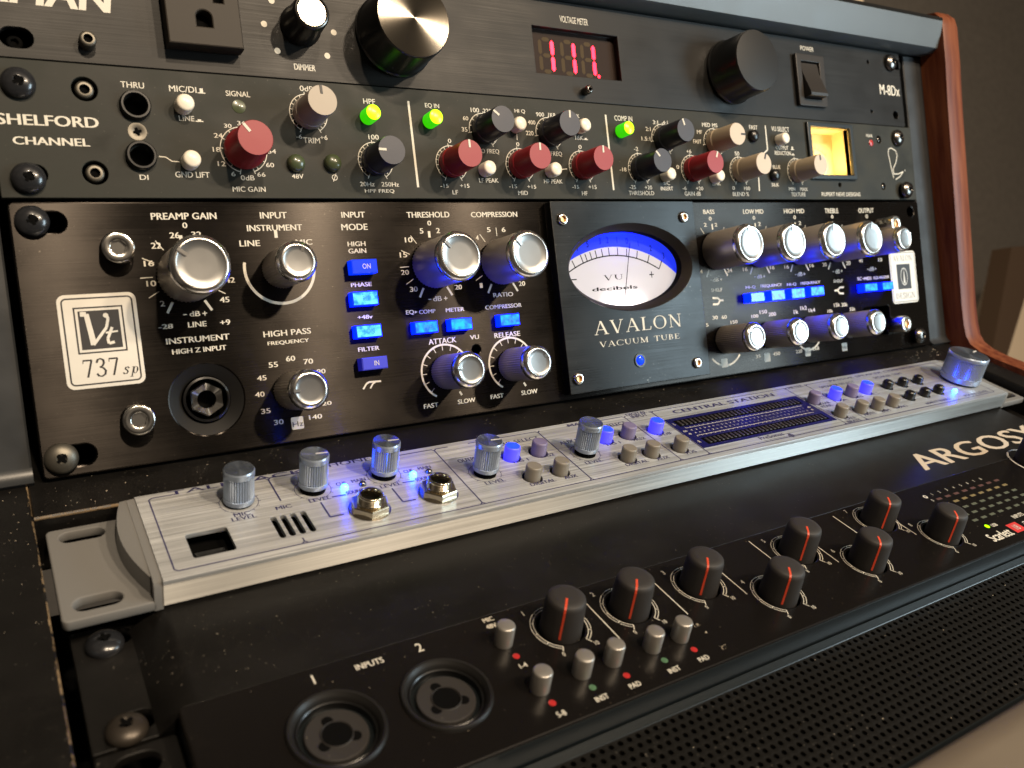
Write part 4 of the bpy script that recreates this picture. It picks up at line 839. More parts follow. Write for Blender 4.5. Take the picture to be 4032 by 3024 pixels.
D.arc(ucx, ucy, ur, ang(aL[0])-6, ang(aL[7]), 0.55, 40)
for q, ln, nt in (((220.6,59.8), 3.6, None), ((225.6,61.6), 4.0, '7'), ((228.0,62.3), 3.6, None), ((230.8,62.9), 3.6, '5'), ((233.8,63.5), 3.6, None), ((237.4,63.9), 3.6, '3'), ((241.4,64.1), 3.8, '2'), ((246.5,64.0), 3.8, '1'), ((251.8,63.6), 3.6, '0'), ((257.9,62.4), 3.8, '1'), ((264.5,60.0), 3.8, '2'), ((271.4,56.6), 4.6, '3')):
    a = ang(q); D.tick(ucx, ucy, ur, ur+ln, a, 0.5)
    if nt: D.c(nt, ucx+(ur+7.4)*math.sin(math.radians(a)), ucy+(ur+7.4)*math.cos(math.radians(a)), 2.9, 0.75)
serif(D, 'VU', 236.6,52.6, 248.4,55.1)
D.t('decibels', 229.1,47.9, 256.2,49.6, bold=0.3)
q = (266.2,54.1); D.line(q[0]-1.4, q[1], q[0]+1.4, q[1], .5); D.line(q[0], q[1]-1.5, q[0], q[1]+1.5, .5); q = (219.3,53.9); D.line(q[0]-1.6, q[1], q[0]+1.6, q[1], .5)
D.put(dial, m_dark, 'dial_lettering')
nd = Print(DZ+1.2); a_, b_ = (253.7,69.7), (246.2,40.3); nd.line(a_[0], a_[1], b_[0], b_[1], .42)
nd.put(dial, m_dark, 'meter_needle')
def inner_lamp(name, x, y, z, sx, sy, power, col, rx):
    L = bpy.data.lights.new(name, 'AREA'); L.shape = 'RECTANGLE'; L.size = sx*MM; L.size_y = sy*MM; L.energy = power; L.color = col
    o = bpy.data.objects.new(name, L); COL.objects.link(o); o.matrix_world = MU @ Matrix.Translation((x*MM, y*MM, z*MM)) @ Matrix.Rotation(math.radians(rx), 4, 'X'); return o
inner_lamp('meter_lamp', 256, 76.2, -3.0, 56, 2.4, 0.42, (0.0, 0.004, 1.0), -12)
inner_lamp('meter_lamp', 244, 38.2, -2.9, 56, 2.4, 0.30, (1.0, 0.88, 0.84), 12)
D = Print(5.0)
serif(D, 'AVALON', 220.0,27.5, 273.0,33.6); serif(D, 'VACUUM TUBE', 222.2,21.8, 270.9,24.3); D.put(mp_, m_white)
for q in ((209.1,79.6), (281.1,79.8), (208.3,9.2), (280.2,9.0)): hex_bolt(tp, q[0], q[1], 5.0, 1.4, 2.7, m_steel, m_brass, 1.5)
put(mp_, 'power_led', MB().lathe([(2.3, 5.0), (2.3, 5.5), (1.7, 6.3), (0.1, 6.8)], 20).mesh('led', 30), m_powerled, (244.4,13.8, 0))
put(mp_, 'led_collar', plate('lc', circ(0, 0, 3.2, 28), [circ(0, 0, 2.35, 28)], 5.0, 5.5, 0.08), m_gloss, (244.6,13.7, 0))

# ------------------------------------------------------------------ monitor controller
FZ = 18.25
mc = root('monitor_controller', 'brushed aluminium monitor controller with grey brackets, blue lit buttons and ribbed metal knobs', 'rack unit', ML, (241, -56, 0))
cy0, cy1, cx0, cx1 = -56.4, -12.6, 24.4, 458.2
usb = [(34.2,-49.0), (45.8,-49.5), (46.7,-36.8), (34.1,-37.1)]
def inset(P, k):
    cx = sum(p[0] for p in P)/len(P); cy = sum(p[1] for p in P)/len(P); return [(cx+(x-cx)*k, cy+(y-cy)*k) for x, y in P]
usb = rrect(34.1, 46.3, -49.3, -37.2, 0.9, 3)
grille = [((60.6,-37.3), (60.4,-48.5)), ((63.6,-37.1), (63.5,-48.5)), ((66.8,-37.1), (66.6,-48.5)), ((70.0,-37.0), (69.9,-48.6))]
gh = []
for i, (a_, b_) in enumerate(grille):
    gx = 61.3 + 0  # filled below
gx = [(a_[0]+b_[0])/2 for a_, b_ in grille]; gt = max(a_[1] for a_, b_ in grille); gb = min(b_[1] for a_, b_ in grille)
for x in gx:
    r = 0.95; gh.append([(x + r*math.cos(math.radians(t)), gt - r + r*math.sin(math.radians(t))) for t in range(0, 181, 30)] + [(x + r*math.cos(math.radians(t)), gb + r + r*math.sin(math.radians(t))) for t in range(180, 361, 30)])
CB = [  # x, y, kind
    (153.9,-29.5, 'lit'), (166.2,-29.7, 'dim'), (154.0,-44.4, 'off'), (166.4,-44.4, 'off'),
    (198.9,-29.6, 'lit'), (210.9,-29.7, 'dim'), (198.7,-45.0, 'off'), (210.8,-45.2, 'off'), (225.9,-29.9, 'lit'), (225.9,-45.6, 'off'),
    (327.1,-30.7, 'dim'), (343.0,-30.6, 'lit'), (355.6,-30.9, 'dim'), (367.7,-30.5, 'lit'), (329.0,-45.3, 'off'), (344.0,-45.5, 'off'), (356.6,-45.8, 'off'), (368.9,-45.9, 'off')]
KB = [(386.4,-30.3), (399.0,-30.7), (412.1,-31.0), (386.9,-43.3), (400.0,-43.3), (412.6,-43.2)]
CK = [(53.2, -25.8), (77.4, -26.3), (103.4,-25.5), (138.6, -36.1), (184.4, -35.9)]
mk = (442.8, -36.8)
holes = [usb] + gh + [circ(x, y, 3.9, 24) for x, y, k in CB] + [circ(x, y, 3.4, 20) for x, y in KB]
face = plate('face', [(cx0, cy0), (cx1, cy0), (cx1, cy1), (cx0, cy1)], holes, FZ-1.6, FZ, 0.12)
put(mc, 'front_panel', face, m_alu)
b = MB(); b.box(cx0, cx1, cy0, cy0+1.6, 9.7, FZ-1.62); b.box(cx0, cx0+1.5, cy0+1.6, cy1-1.6, 9.7, FZ-1.62); b.box(cx1-1.5, cx1, cy0+1.6, cy1-1.6, 9.7, FZ-1.62); b.box(cx0, cx1, cy1-1.6, cy1, 9.7, FZ-1.62)
put(mc, 'panel_edge', b.mesh('edge'), m_alu_edge)
put(mc, 'chassis', MB().box(cx0+1.6, cx1-1.6, cy0+4.2, cy1-2, -24, 12.2).mesh('ch'), m_dark)
# brackets with curved gusset
def bracket(x0, x1, inner, flip):
    # flat ear with two slots
    sl = [slot(8.7 if not flip else 473.9, -17.8, 12.4, 2.55), slot(8.7 if not flip else 473.9, -50.0, 12.4, 2.75)]
    e = put(mc, 'rack_bracket', plate('ear', rrect(x0, x1, cy0+.2, cy1-.2, 1.8, 5), sl, 8.4, 11.5, 0.5), m_ear)
    g = MB(); P_ = []
    # gusset wall standing on the ear: outline in (y, z)
    prof = [(cy0+.2, 8.4), (cy0+.2, 16.2), (cy0+.9, 17.6), (cy0+2.4, 18.0)]
    prof2 = prof + [(cy1-1.2, 18.0), (cy1-.4, 17.4), (cy1-.2, 16.4), (cy1-.2, 8.4)]
    xi = inner; s_ = -1 if not flip else 1
    g.sweep(prof2, xi, xi + s_*2.3)
    # curved web: bulges away from the face in the middle
    for k in range(14):
        y_a = cy0 + 4 + (cy1-cy0-4.4)*k/14; y_b = cy0 + 4 + (cy1-cy0-4.4)*(k+1)/14
        def bul(y): t = (y-cy0-4)/(cy1-cy0-4.4); return 2.2 + 5.4*math.sin(PI*min(1, (t*0.86+.02)))**0.9
        xa, xb = xi + s_*bul(y_a), xi + s_*bul(y_b); xt = xi
        g.add([(xa, y_a, 11.4), (xb, y_b, 11.4), (xi + s_*(2.2 + (bul(y_b)-2.2)*.9), y_b, 17.6), (xi + s_*(2.2+(bul(y_a)-2.2)*.9), y_a, 17.6), (xt, y_a, 18.0), (xt, y_b, 18.0)], [(0, 1, 2, 3), (3, 2, 5, 4)])
    put(e, 'gusset', g.mesh('gus', 30), m_ear)
bracket(-0.8, 24.2, 24.3, False); bracket(458.4, 482.4, 458.3, True)
# cavity bits
put(mc, 'talk_button', MB().box(35.6, 44.9, -47.6, -41.4, 11.4, 14.2, .4).mesh('tb', 40), m_gloss)
# printed marks
P = Print(FZ)
for s_, q0, q1 in (
    ('TALKBACK', (34.1,-15.3), (79.0, -15.2)), ('MIC', (49.8,-33.4), (54.8,-32.7)), ('LEVEL', (48.6,-35.5), (56.1,-35.0)), ('MIC', (62.8,-34.0), (67.8,-33.4)), ('PHONES', (84.6,-14.8), (105.8,-15.0)),
    ('LEVEL', (73.9,-33.5), (81.1,-32.6)), ('LEVEL', (99.1,-33.3), (106.8,-32.9)), ('CUE', (85.6,-27.0), (89.1,-26.8)), ('MAIN', (91.2,-26.9), (96.2,-26.7)), ('SOURCE', (86.9,-33.0), (93.6,-32.6)),
    ('CUE', (110.8,-26.9), (114.4,-26.2)), ('MAIN', (116.6,-26.6), (121.5,-26.4)), ('SOURCE', (112.5,-33.0), (119.7,-32.3)), ('OUTPUT', (132.9,-26.8), (142.9,-26.3)), ('LEVEL', (135.2,-43.3), (143.3,-42.7)),
    ('SELECT', (161.5,-20.6), (172.9,-19.6)), ('CUE', (146.8,-15.2), (152.1,-14.6)), ('INPUT', (153.0,-20.9), (159.7,-20.6)), ('TRS 1', (152.1,-33.6), (159.5,-33.1)), ('TRS2', (164.8,-33.6), (171.5,-33.1)), ('DIGITAL', (150.5,-49.5), (161.3,-49.0)), ('AUX', (165.4,-49.6), (171.2,-48.6)),
    ('MAIN', (190.7,-15.7), (201.2,-15.4)), ('AUX IN', (178.7,-27.4), (189.5,-26.4)), ('LEVEL', (179.8,-43.4), (187.8,-42.9)), ('SELECT', (207.7,-21.1), (217.5,-20.4)), ('TRS 1', (196.4,-34.1), (204.1,-33.6)), ('TRS2', (210.1,-34.4), (217.0,-33.8)), ('DIGITAL', (194.8,-49.8), (205.9,-49.5)), ('AUX', (210.2,-50.3), (216.6,-49.5)),
    ('DIGITAL', (222.4,-15.3), (233.6,-15.2)), ('INPUT', (223.6,-17.7), (232.4,-17.2)), ('SPDIF', (224.1,-34.6), (232.0,-34.0)), ('TOS', (225.3,-50.3), (231.3,-49.7)),
    ('METER', (326.3,-16.3), (337.0,-15.5)), ('CLEAR', (326.8,-34.6), (335.9,-34.2)), ('PEAK', (326.7,-37.2), (334.4,-36.6)), ('PASSIVE SPEAKER CONTROL', (357.9,-16.5), (431.6,-16.6)), ('SPEAKER SELECT', (345.5,-20.8), (372.8,-21.1)), ('SPEAKER TRIM', (389.5,-20.8), (413.7,-20.6)),
    ('A', (344.4,-35.3), (349.0,-34.8)), ('B', (357.0,-34.8), (361.5,-34.4)), ('C', (369.3,-34.9), (374.3,-34.7)), ('CALI-', (327.5,-50.4), (335.4,-50.0)), ('BRATE', (326.2,-53.1), (335.6,-52.6)), ('MUTE', (342.2,-50.3), (350.6,-49.9)), ('DIM', (355.4,-50.6), (361.8,-50.3)), ('MONO', (367.3,-50.1), (376.8,-49.9)),
    ('REMOTE ENABLE', (390.5,-52.0), (411.6,-52.4)), ('MAIN LEVEL', (424.8,-52.3), (447.7,-52.3))):
    hh = 2.3 if s_ in ('TALKBACK', 'PHONES', 'OUTPUT', 'AUX IN', 'SELECT', 'INPUT') else 1.9
    P.t(s_, q0[0], q0[1], q1[0], q0[1]+hh, bold=0.14)
q = (246.1,-20.0); q2 = (311.6,-21.1); P.t('CENTRAL STATION', q[0], q[1]+.1, q2[0], q[1]+2.9, bold=0.45)
q = (268.4,-51.4); q2 = (283.4,-51.2); P.t('PreSonus', q[0], q[1], q2[0], q[1]+2.4, bold=0.12)
for k, h in enumerate((.8, 1.4, 2.4, 3.2, 2.2, 2.8, 1.6, 1.0)):
    q = (284.6,-52.7); P.line(q[0]+k*.42, q[1]-h*.6, q[0]+k*.42, q[1]+h*.7, .22)
q0 = (269.3,-52.5); q1 = (283.9,-53.3); P.line(q0[0], q0[1], q1[0], q0[1], .2)
# section frames: top and bottom lines with separators
YT, YB = -15.0, -53.4
tl = (28.2,-14.7); 
seps = [(65.6,-15.4), (128.5,-14.9), (175.7,-15.0), (220.7,-15.7), (236.5,-15.7), (324.7,-15.9), (340.5,-15.7)]
xl = (28.1,-15.8)[0]; sx = [ (65.6,-15.4)[0], ((128.5,-14.9)[0]+(127.7,-53.8)[0])/2, ((175.7,-15.0)[0]+(174.6,-54.0)[0])/2, ((220.7,-15.7)[0]+(220.0,-54.5)[0])/2, ((236.5,-15.7)[0]+(235.6,-54.8)[0])/2, ((324.7,-15.9)[0]+(323.6,-54.6)[0])/2, ((340.5,-15.7)[0]+(338.7,-54.9)[0])/2 ]
xr = (450.8,-55.5)[0]
W1 = 0.42
P.path([(xl+8.6, YT), (xl+1.0, YT), (xl, YT-.9), (xl, YB+.9), (xl+1.0, YB), (xr-1, YB), (xr, YB+1), (xr, YT-1), (xr-1, YT)], W1)
gaps = [(xl+9, 71.5), (79.2, 104.5), (129, 156)]
P.line(59.0, YT, sx[0]-.6, YT, W1); P.line(sx[0]+.6, YT, 78.6, YT, W1); P.line(103.5, YT, sx[1]-.6, YT, W1); P.line(sx[1]+.6, YT, 134.2, YT, W1); P.line(143, YT, sx[2]-.6, YT, W1); P.line(sx[2]+.6, YT, 176.5, YT, W1)
P.line(190, YT, sx[3]-.6, YT, W1); P.line(sx[4]-1.4, YT, sx[5], YT, W1); P.line(sx[5], YT, sx[5]+1.6, YT, W1); P.line(sx[6]-1, YT, sx[6]+22, YT, W1); P.line(xr-44, YT, xr-1, YT, W1)
for i, x in enumerate(sx):
    if i == 0: P.line(x, YT-.8, x, -29.4, W1*1.25); P.line(x, -50.6, x, YB+.6, W1)
    else: P.line(x, YT-.5, x, YB+.5, W1*1.15)
    for s_ in (-1, 1): P.line(x, YT-1, x+s_*1.0, YT, W1); P.line(x, YB+1, x+s_*1.0, YB, W1)
P.path([(77.2,-34.4), (77.2,-43.2), (81.9,-43.2)], .6); P.line(81.7,-32.7, 86.5,-32.8, .6); P.path([(102.6,-34.3), (102.7,-43.1), (107.4,-43.2)], .6); P.line(107.4,-32.3, 112.0,-32.5, .6)
for (x, y) in CK:
    P.arc(x, y, 6.0, -135, 135, 0.2, 40)
    P.arc(x, y, 6.0, 140, 165, 0.2, 6); P.arc(x, y, 6.0, -165, -140, .2, 6)
    for a in range(-150, 151, 25): P.tick(x, y, 6.0, 6.8, a, .2)
P.put(mc, m_navy)
# knobs
ck = MB().lathe([(4.75, 0.9), (4.85, 1.2), (4.85, 2.4), (4.7, 2.5), (4.7, 10.4), (4.85, 10.5), (4.85, 12.2), (4.55, 12.7)], 72, flute=.34, fl=(3, 4), cap1=False).mesh('knob_cs', 25)
ckt = MB().lathe([(4.55, 12.7), (4.3, 12.75), (0.02, 12.55)], 64).mesh('top', 40); ckp = MB().box(-.22, .22, .4, 4.4, 12.5, 12.76).mesh('p')
cks = MB().lathe([(4.5, 0.02), (4.5, 1.0)], 32).mesh('s')
for i, (x, y) in enumerate(CK):
    zz = (0, 1.2, 1.2, 1.2, 1.2)[i]; a = (0, 97, 97, 97, 0)[i]
    o = put(mc, 'knob', ck, m_csk, (x, y, FZ+zz), -a); put(o, 'knob_top', ckt, m_csk_top)
    if i not in (0, 4): put(o, 'pointer', ckp, m_label)
    put(o, 'knob_shaft', MB().lathe([(4.2, -zz), (4.2, 1.0)], 32).mesh('s'), m_dark)
mkm = MB().lathe([(10.0, 1.0), (10.4, 1.4), (10.4, 4.0), (10.2, 4.1), (10.2, 13.8), (10.4, 14.0), (10.4, 15.6), (9.9, 16.2)], 140, flute=.2, fl=(3, 4), cap1=False).mesh('knob_main', 40)
o = put(mc, 'knob', mkm, m_csk, (mk[0], mk[1], FZ), -80, 'large main level knob'); put(o, 'knob_top', MB().lathe([(9.9, 16.2), (9.6, 16.25), (.02, 16.0)], 64).mesh('top', 40), m_csk_top)
put(o, 'pointer', MB().box(-.4, .4, 5.2, 9.5, 15.9, 16.3).mesh('p'), m_label); put(o, 'knob_shaft', MB().lathe([(9, 0.05), (9, 1.2)], 40).mesh('s'), m_dark)
cb = MB().lathe([(3.05, -5), (3.05, 4.5), (2.9, 5.0), (2.6, 5.2)], 32, cap1=False).mesh('btn', 40); cbt = MB().lathe([(2.6, 5.2), (.05, 5.25)], 32).mesh('t')
for x, y, k in CB:
    ms, mt = {'lit': (m_csbluetop, m_csblue), 'dim': (m_cspurple, m_cspurple), 'off': (m_csbtn, m_csbtn)}[k]
    o = put(mc, 'push_button', cb, ms, (x, y, FZ), label={'lit': 'blue lit button', 'dim': 'unlit button', 'off': 'unlit button'}[k]); put(o, 'button_top', cbt, mt)
kb = MB().lathe([(2.7, -3), (2.7, 2.4), (2.4, 3.4), (1.6, 4.1), (.1, 4.3)], 24, flute=.3, fl=(1,)).mesh('tk', 50)
for x, y in KB: put(mc, 'trim_knob', kb, m_gloss, (x, y, FZ))
# leds
ld = MB().lathe([(1.25, 0), (1.25, .6), (.9, 1.2), (.05, 1.5)], 20).mesh('led', 50)
for q in ((87.5,-29.0), (113.1,-29.0), (424.6,-45.7)):
    put(mc, 'lit_led', ld, m_cyanled, (q[0], q[1], FZ), label='bright cyan blue light')
    L = bpy.data.lights.new('led_light', 'POINT'); L.energy = 0.006; L.color = (0.0, 0.03, 1.0); L.shadow_soft_size = 0.0012
    lo = bpy.data.objects.new('led_light', L); COL.objects.link(lo); lo.matrix_world = ML @ Matrix.Translation((q[0]*MM, q[1]*MM, (FZ+3.4)*MM))
for q in ((94.0,-29.1), (119.3,-29.1)): put(mc, 'unlit_led', ld, m_steel_dk, (q[0], q[1], FZ))
# phone jacks: hex nut, thread, bore
def jack(x, y):
    n6 = circ(0, 0, 6.6, 6, a0=.25)
    o = put(mc, 'phone_jack', MB().prism(n6, .3, 3.0, .35).mesh('nut', 20), m_gold, (x, y, FZ), label='nickel headphone jack nut')
    thr = [(4.3, 2.6)]
    for k in range(5): thr += [(4.35, 3.0+k*.55), (4.1, 3.25+k*.55)]
    thr += [(4.2, 5.8), (3.9, 6.2), (3.4, 6.2), (3.2, 5.8), (3.15, 3.1)]
    put(o, 'jack_barrel', MB().lathe(thr, 40, cap1=False).mesh('bar', 60), m_gold); put(o, 'jack_bore', MB().lathe([(3.15, 3.05), (3.1, 3.1)], 24).mesh('bo'), m_dark)
    put(o, 'jack_washer', MB().lathe([(7.0, 0.02), (7.0, .35), (6.4, .4)], 40).mesh('w', 30), m_steel)
jack(90.6,-43.4); jack(116.3,-42.4)
# bargraph window
g0 = (236.9,-23.1); g1 = (323.0,-23.6); g2 = (322.8,-48.7); g3 = (236.2,-48.6)
wx0 = (g0[0]+g3[0])/2; wx1 = (g1[0]+g2[0])/2; wy0 = (g3[1]+g2[1])/2; wy1 = (g0[1]+g1[1])/2
wn = put(mc, 'bargraph_window', MB().box(wx0, wx1, wy0, wy1, FZ+.02, FZ+.12).mesh('w'), m_meterblue, label='navy level display')
NB = 31
r0 = (241.9,-27.3); r1 = (317.4,-28.9); r2 = (243.5,-44.3); r3 = (317.7,-43.9)
for (a_, b_) in ((r0, r1), (r2, r3)):
    ym = (a_[1]+b_[1])/2
    base = MB().box(a_[0]-2.2, b_[0]+2.2, ym-2.7, ym+2.7, FZ+.12, FZ+.14).mesh('bt'); put(wn, 'segment_backing', base, m_dark)
    sg = MB().box(-.62, .62, -1.9, 1.9, 0, .28, .1).mesh('bar')
    for k in range(NB):
        x = a_[0] + (b_[0]-a_[0])*k/(NB-1); put(wn, 'bargraph_segment', sg, m_bar, (x, ym, FZ+.15))
P = Print(FZ+.12)
ya = ((241.5,-32.4)[1]+(317.7,-32.5)[1])/2; yb = ((242.8,-38.7)[1]+(317.6,-39.7)[1])/2
yc = (ya*2+yb)/3; yd = (ya+yb*2)/3
xa0, xa1 = (241.5,-32.4)[0], (316.5,-33.4)[0]; P.line(xa0, ya, xa1, ya, .22); P.line(xa0, yb, xa1, yb, .22)
for k in range(29):
    x = xa0+(xa1-xa0)*k/28; P.line(x, ya, x, ya+.8, .22); P.line(x, yb, x, yb-.8, .22)
for k, (ta, tb) in enumerate(zip('60 58 54 50 48 45 42 39 36 34 32 30 28 26 24 22 20 18 16 14 12 10 9 8 6 4 3 2 1'.split(), '48 42 36 32 28 24 22 20 18 16 14 12 10 8 6 4 2 0 2 4 6 8 9 10 11 12 14 15 16'.split())):
    x = xa0+(xa1-xa0)*(k+.5)/29; P.c(ta, x, yc+.1, .95, .7); P.c(tb, x, yd-.1, .95, .7)
P.c('dBfs', xa0-2.6, yc+.1, 1.2, .8); P.c('dB', xa0-2.0, yd-.1, 1.2, .8); P.c('dBfs', xa1+2.8, yc+.1, 1.2, .8); P.c('dB', xa1+2.2, yd-.1, 1.2, .8)
q = (238.5,-28.0); P.c('L', q[0], q[1], 1.7); q = (238.8,-43.7); P.c('R', q[0], q[1], 1.7)
P.put(wn, m_white)

# ------------------------------------------------------------------ blank panel
bp = root('blank_panel', 'plain black rack panel lettered ARGOSY below the silver unit', 'rack panel', ML, (241, -93, 0))
put(bp, 'front_panel', plate('panel', rrect(0.8, 483, -93.4, -49.4, .6), [slot(11.0, -54.6, 10.4, 3.3), slot(11.2, -86.6, 10.4, 3.3)], -1.5, 1.5, 0.3), m_blank)
rf = MB(); V = []
for (z_, xl_, xr_) in ((1.4, 15.5, 467), (5.0, 19.5, 463), (7.8, 23.2, 459.4), (8.6, 25.6, 457.0)): V += [(xl_, -93.6, z_), (xr_, -93.6, z_), (xr_, -53.5, z_), (xl_, -53.5, z_)]
rf.add(V, [(4*k+i, 4*k+(i+1) % 4, 4*k+4+(i+1) % 4, 4*k+4+i) for k in range(3) for i in range(4)] + [(12, 13, 14, 15)])
put(bp, 'raised_face', rf.mesh('rf', 60), m_blank)
P = Print(8.6); qa = (342.7,-86.1); qs = (431.5,-83.2); P.t('ARGOSY', qa[0], qa[1], qa[0] + (qs[0]-qa[0])/0.84, (350.9,-73.9)[1], bold=0.9)
P.put(bp, m_tan)
rack_screw(bp, 8.7,-57.4, 1.7, m_blackscrew, 10); rack_screw(bp, 9.0,-89.3, 1.7, m_oldscrew, 30, 'worn screw')
b = MB()
for i in range(120): speck(b, 26 + 429*rng.random()**1.5, -93 + 34*rng.betavariate(0.6, 1.1), 8.62, rng.choice([.06, .08, .1, .14, .2]))
put(bp, 'dust', b.mesh('dust'), m_dust, kind='stuff')
b = MB()
for q, r in (((126.5,-76.3), 1.5), ((140.0,-79.2), 1.7), ((198.8,-84.8), 1.2)):
    for k in range(14): speck(b, q[0]+rng.uniform(-1, 1)*r*.5, q[1]+rng.uniform(-1, 1)*r*.5, 8.62, rng.uniform(.12, .4)*r*.5)
put(bp, 'debris', b.mesh('deb'), m_outlet, kind='stuff')

# ------------------------------------------------------------------ audio interface
SZ = 10.0
ai = root('audio_interface', 'black audio interface with rubber knobs marked by orange lines and two combo input sockets', 'audio interface', ML, (241, -138, 0))
KS = [(125.4,-106.4), (151.2,-107.5), (181.1,-107.8), (205.0,-121.8), (230.6,-106.5), (251.9,-121.6), (279.3,-105.5), (298.6,-122.6)]
CO = [(52.2,-116.2), (81.9,-117.0)]
SB = [(105.4,-106.6), (105.5,-125.5), (119.5,-125.4), (130.6,-125.2), (145.0,-125.6), (156.1,-125.6)]
KS = [(124.9, -107.5), (150.5, -108.3), (180.0, -108.5), (202.8, -122.9), (217.5, -107.9), (248.5, -122.9), (265.5, -107.9), (298.1, -122.5)]
KS = [(124.9, -107.5), (150.5, -108.4), (180.1, -108.5), (203.1,-122.7), (229.0,-108.2), (250.4,-122.5), (278.8,-106.2), (297.7,-122.7)]
holes = [circ(x, y, 7.3, 32) for x, y in KS] + [circ(x, y, 11.6, 48) for x, y in CO]
ox = 19.8
put(ai, 'front_panel', plate('panel', rrect(ox, 462.8, -138.8, -94.4, 1.6, 5), holes, SZ-3, SZ, .5), m_scar)
put(ai, 'housing', MB().box(ox+.2, 462.6, -138.6, -94.6, -20, SZ-3.05).mesh('h'), m_side)
put(ai, 'bottom_trim', MB().box(ox+.1, 462.7, -139.0, -138.5, 1.6, SZ-.7).mesh('h'), m_side)
for x0_, x1_, xs in ((0.8, 19.6, 9.6), (463, 482, 473)):
    put(ai, 'rack_ear', plate('ear', rrect(x0_, x1_, -138.5, -94.6, 1.2, 4), [slot(xs, -100.4, 10.4, 3.5), slot(xs, -132, 10.4, 3.5)], -1, 1.8, .4), m_blank)
rack_screw(ai, 8.4,-106.5, -2.5, m_oldscrew, 0)
P = Print(SZ)
# combo sockets
ringm = MB().lathe([(12.4, 0.0), (12.3, .5), (11.9, .9), (11.3, .8), (10.8, .1), (10.2, -.6), (10.1, -3)], 64, cap1=False).mesh('ring', 40)
ring2 = MB().lathe([(10.1, -1.2), (9.7, -.9), (9.4, -1.2), (9.3, -4.2)], 64, cap1=False).mesh('ring', 40)
core = plate('core', circ(0, 0, 7.9, 48), [circ(0, 0, 3.1, 24)] , -5.5, -1.6, .3)
lob = MB(); lob2 = []
for x, y in CO:
    o = put(ai, 'combo_socket', ringm, m_socket, (x, y, SZ)); put(o, 'socket_ring', ring2, m_gloss); put(o, 'socket_core', core, m_rubber, (0, 0, 0))
    put(o, 'socket_floor', MB().lathe([(11.5, -8), (11.4, -7.9)], 40).mesh('f'), m_dark)
    lb = MB()
    for a in (100, 210, 330):
        r = math.radians(a); cx_, cy_ = 4.6*math.cos(r), 4.6*math.sin(r); lb.lathe([(1.5, -1.66), (1.5, -1.575)], 20, cx_, cy_)
    lb.lathe([(3.7, -1.7), (3.7, -1.57)], 28)
    put(o, 'contact_hole', lb.mesh('lob'), m_dark)
    lip = MB(); lip.lathe([(3.75, -1.6), (3.9, -1.3), (4.15, -1.6)], 36, cap1=False)
    put(o, 'contact_lip', lip.mesh('lip', 60), m_rubber)
rk_ = MB().lathe([(6.5, -1.5), (6.4, 1.0), (6.0, 9.9), (5.7, 11.0), (5.1, 11.5), (3.6, 11.75), (.05, 11.8)], 48).mesh('knob_sc', 60)
ln = MB()
ln.add([(-.33, 1.4, 11.83), (.33, 1.4, 11.83), (.33, 3.7, 11.8), (-.33, 3.7, 11.8), (.33, 5.15, 11.56), (-.33, 5.15, 11.56), (.33, 5.78, 11.03), (-.33, 5.78, 11.03), (.33, 6.08, 9.9), (-.33, 6.08, 9.9), (.33, 6.5, .6), (-.33, 6.5, .6)],
       [(0, 1, 2, 3), (3, 2, 4, 5), (5, 4, 6, 7), (7, 6, 8, 9), (9, 8, 10, 11)])
lnm = ln.mesh('line'); well = MB().lathe([(7.3, -.1), (7.2, -4), (.1, -4)], 40).mesh('well')
for i, (x, y) in enumerate(KS):
    rot = 180 + 14
    o = put(ai, 'knob', rk_, m_rubber, (x, y, SZ), 141); put(o, 'pointer_line', lnm, m_orange); put(o, 'knob_well', well, m_dark)
    P.arc(x, y, 8.3, -150, 150, .2, 50)
    for k in range(11):
        a0 = -150 + 30*k
        if k < 10: P.arc(x, y, 9.2, a0+2, a0+27, .2, 8)
        P.tick(x, y, 8.3, 9.3 if k % 10 else 10.3, a0, .26)
    P.c('0', x+11.4*math.sin(math.radians(-150)), y+11.4*math.cos(math.radians(-150)), 1.5, .8)
    P.c('10', x+11.6*math.sin(math.radians(148)), y+11.6*math.cos(math.radians(148)), 1.5, .8)
    P.c(str(i+1), x-7.6, y+9.2, 1.9, .85, bold=.05)
for a_, b_ in (((138.4,-101.5), (138.6,-118.7)), ((166.0,-101.3), (166.1,-118.6)), ((192.3,-106.2), (192.3,-118.8)), ((215.9,-97.0), (215.9,-108.1)), ((239.3,-108.0), (239.2,-119.0)), ((262.9,-97.3), (262.7,-109.0)), ((286.3,-108.9), (286.3,-118.9))):
    xm = (a_[0]+b_[0])/2; P.line(a_[0], a_[1], b_[0], b_[1], .32)
for s_, q0, q1, rt in (('1', (51.5,-99.8), (53.1,-97.7), 0), ('2', (81.8,-100.1), (83.3,-97.8), 0), ('INPUTS', (63.3,-99.9), (72.0,-98.6), 0), ('MIC', (104.0,-97.0), (108.3,-96.1), 0), ('48V', (104.1,-99.7), (107.3,-98.9), 0),
    ('1-4', (104.5,-116.9), (107.5,-115.9), 0), ('5-8', (104.3,-135.5), (107.9,-134.5), 0), ('INST', (116.8,-135.6), (122.2,-134.5), 0), ('PAD', (128.5,-135.4), (133.6,-134.7), 0), ('INST', (142.8,-135.6), (148.4,-134.6), 0), ('PAD', (154.5,-135.6), (159.5,-134.9), 0),
    ('INPUTS', (341.5,-126.7), (350.5,-127.0), 0), ('USB', (324.1,-127.5), (330.3,-126.8), 0)):
    cx_, cy_ = (q0[0]+q1[0])/2, (q0[1]+q1[1])/2
    hh = {'1': 3.2, '2': 3.2, 'INPUTS': 2.0}.get(s_, 1.7); P.c(s_, cx_, cy_, hh, .85, bold=.08)
q = (322.1,-132.0); P.c('Scarlett', q[0]+.2, q[1]-.4, 4.6, .72, bold=.25)
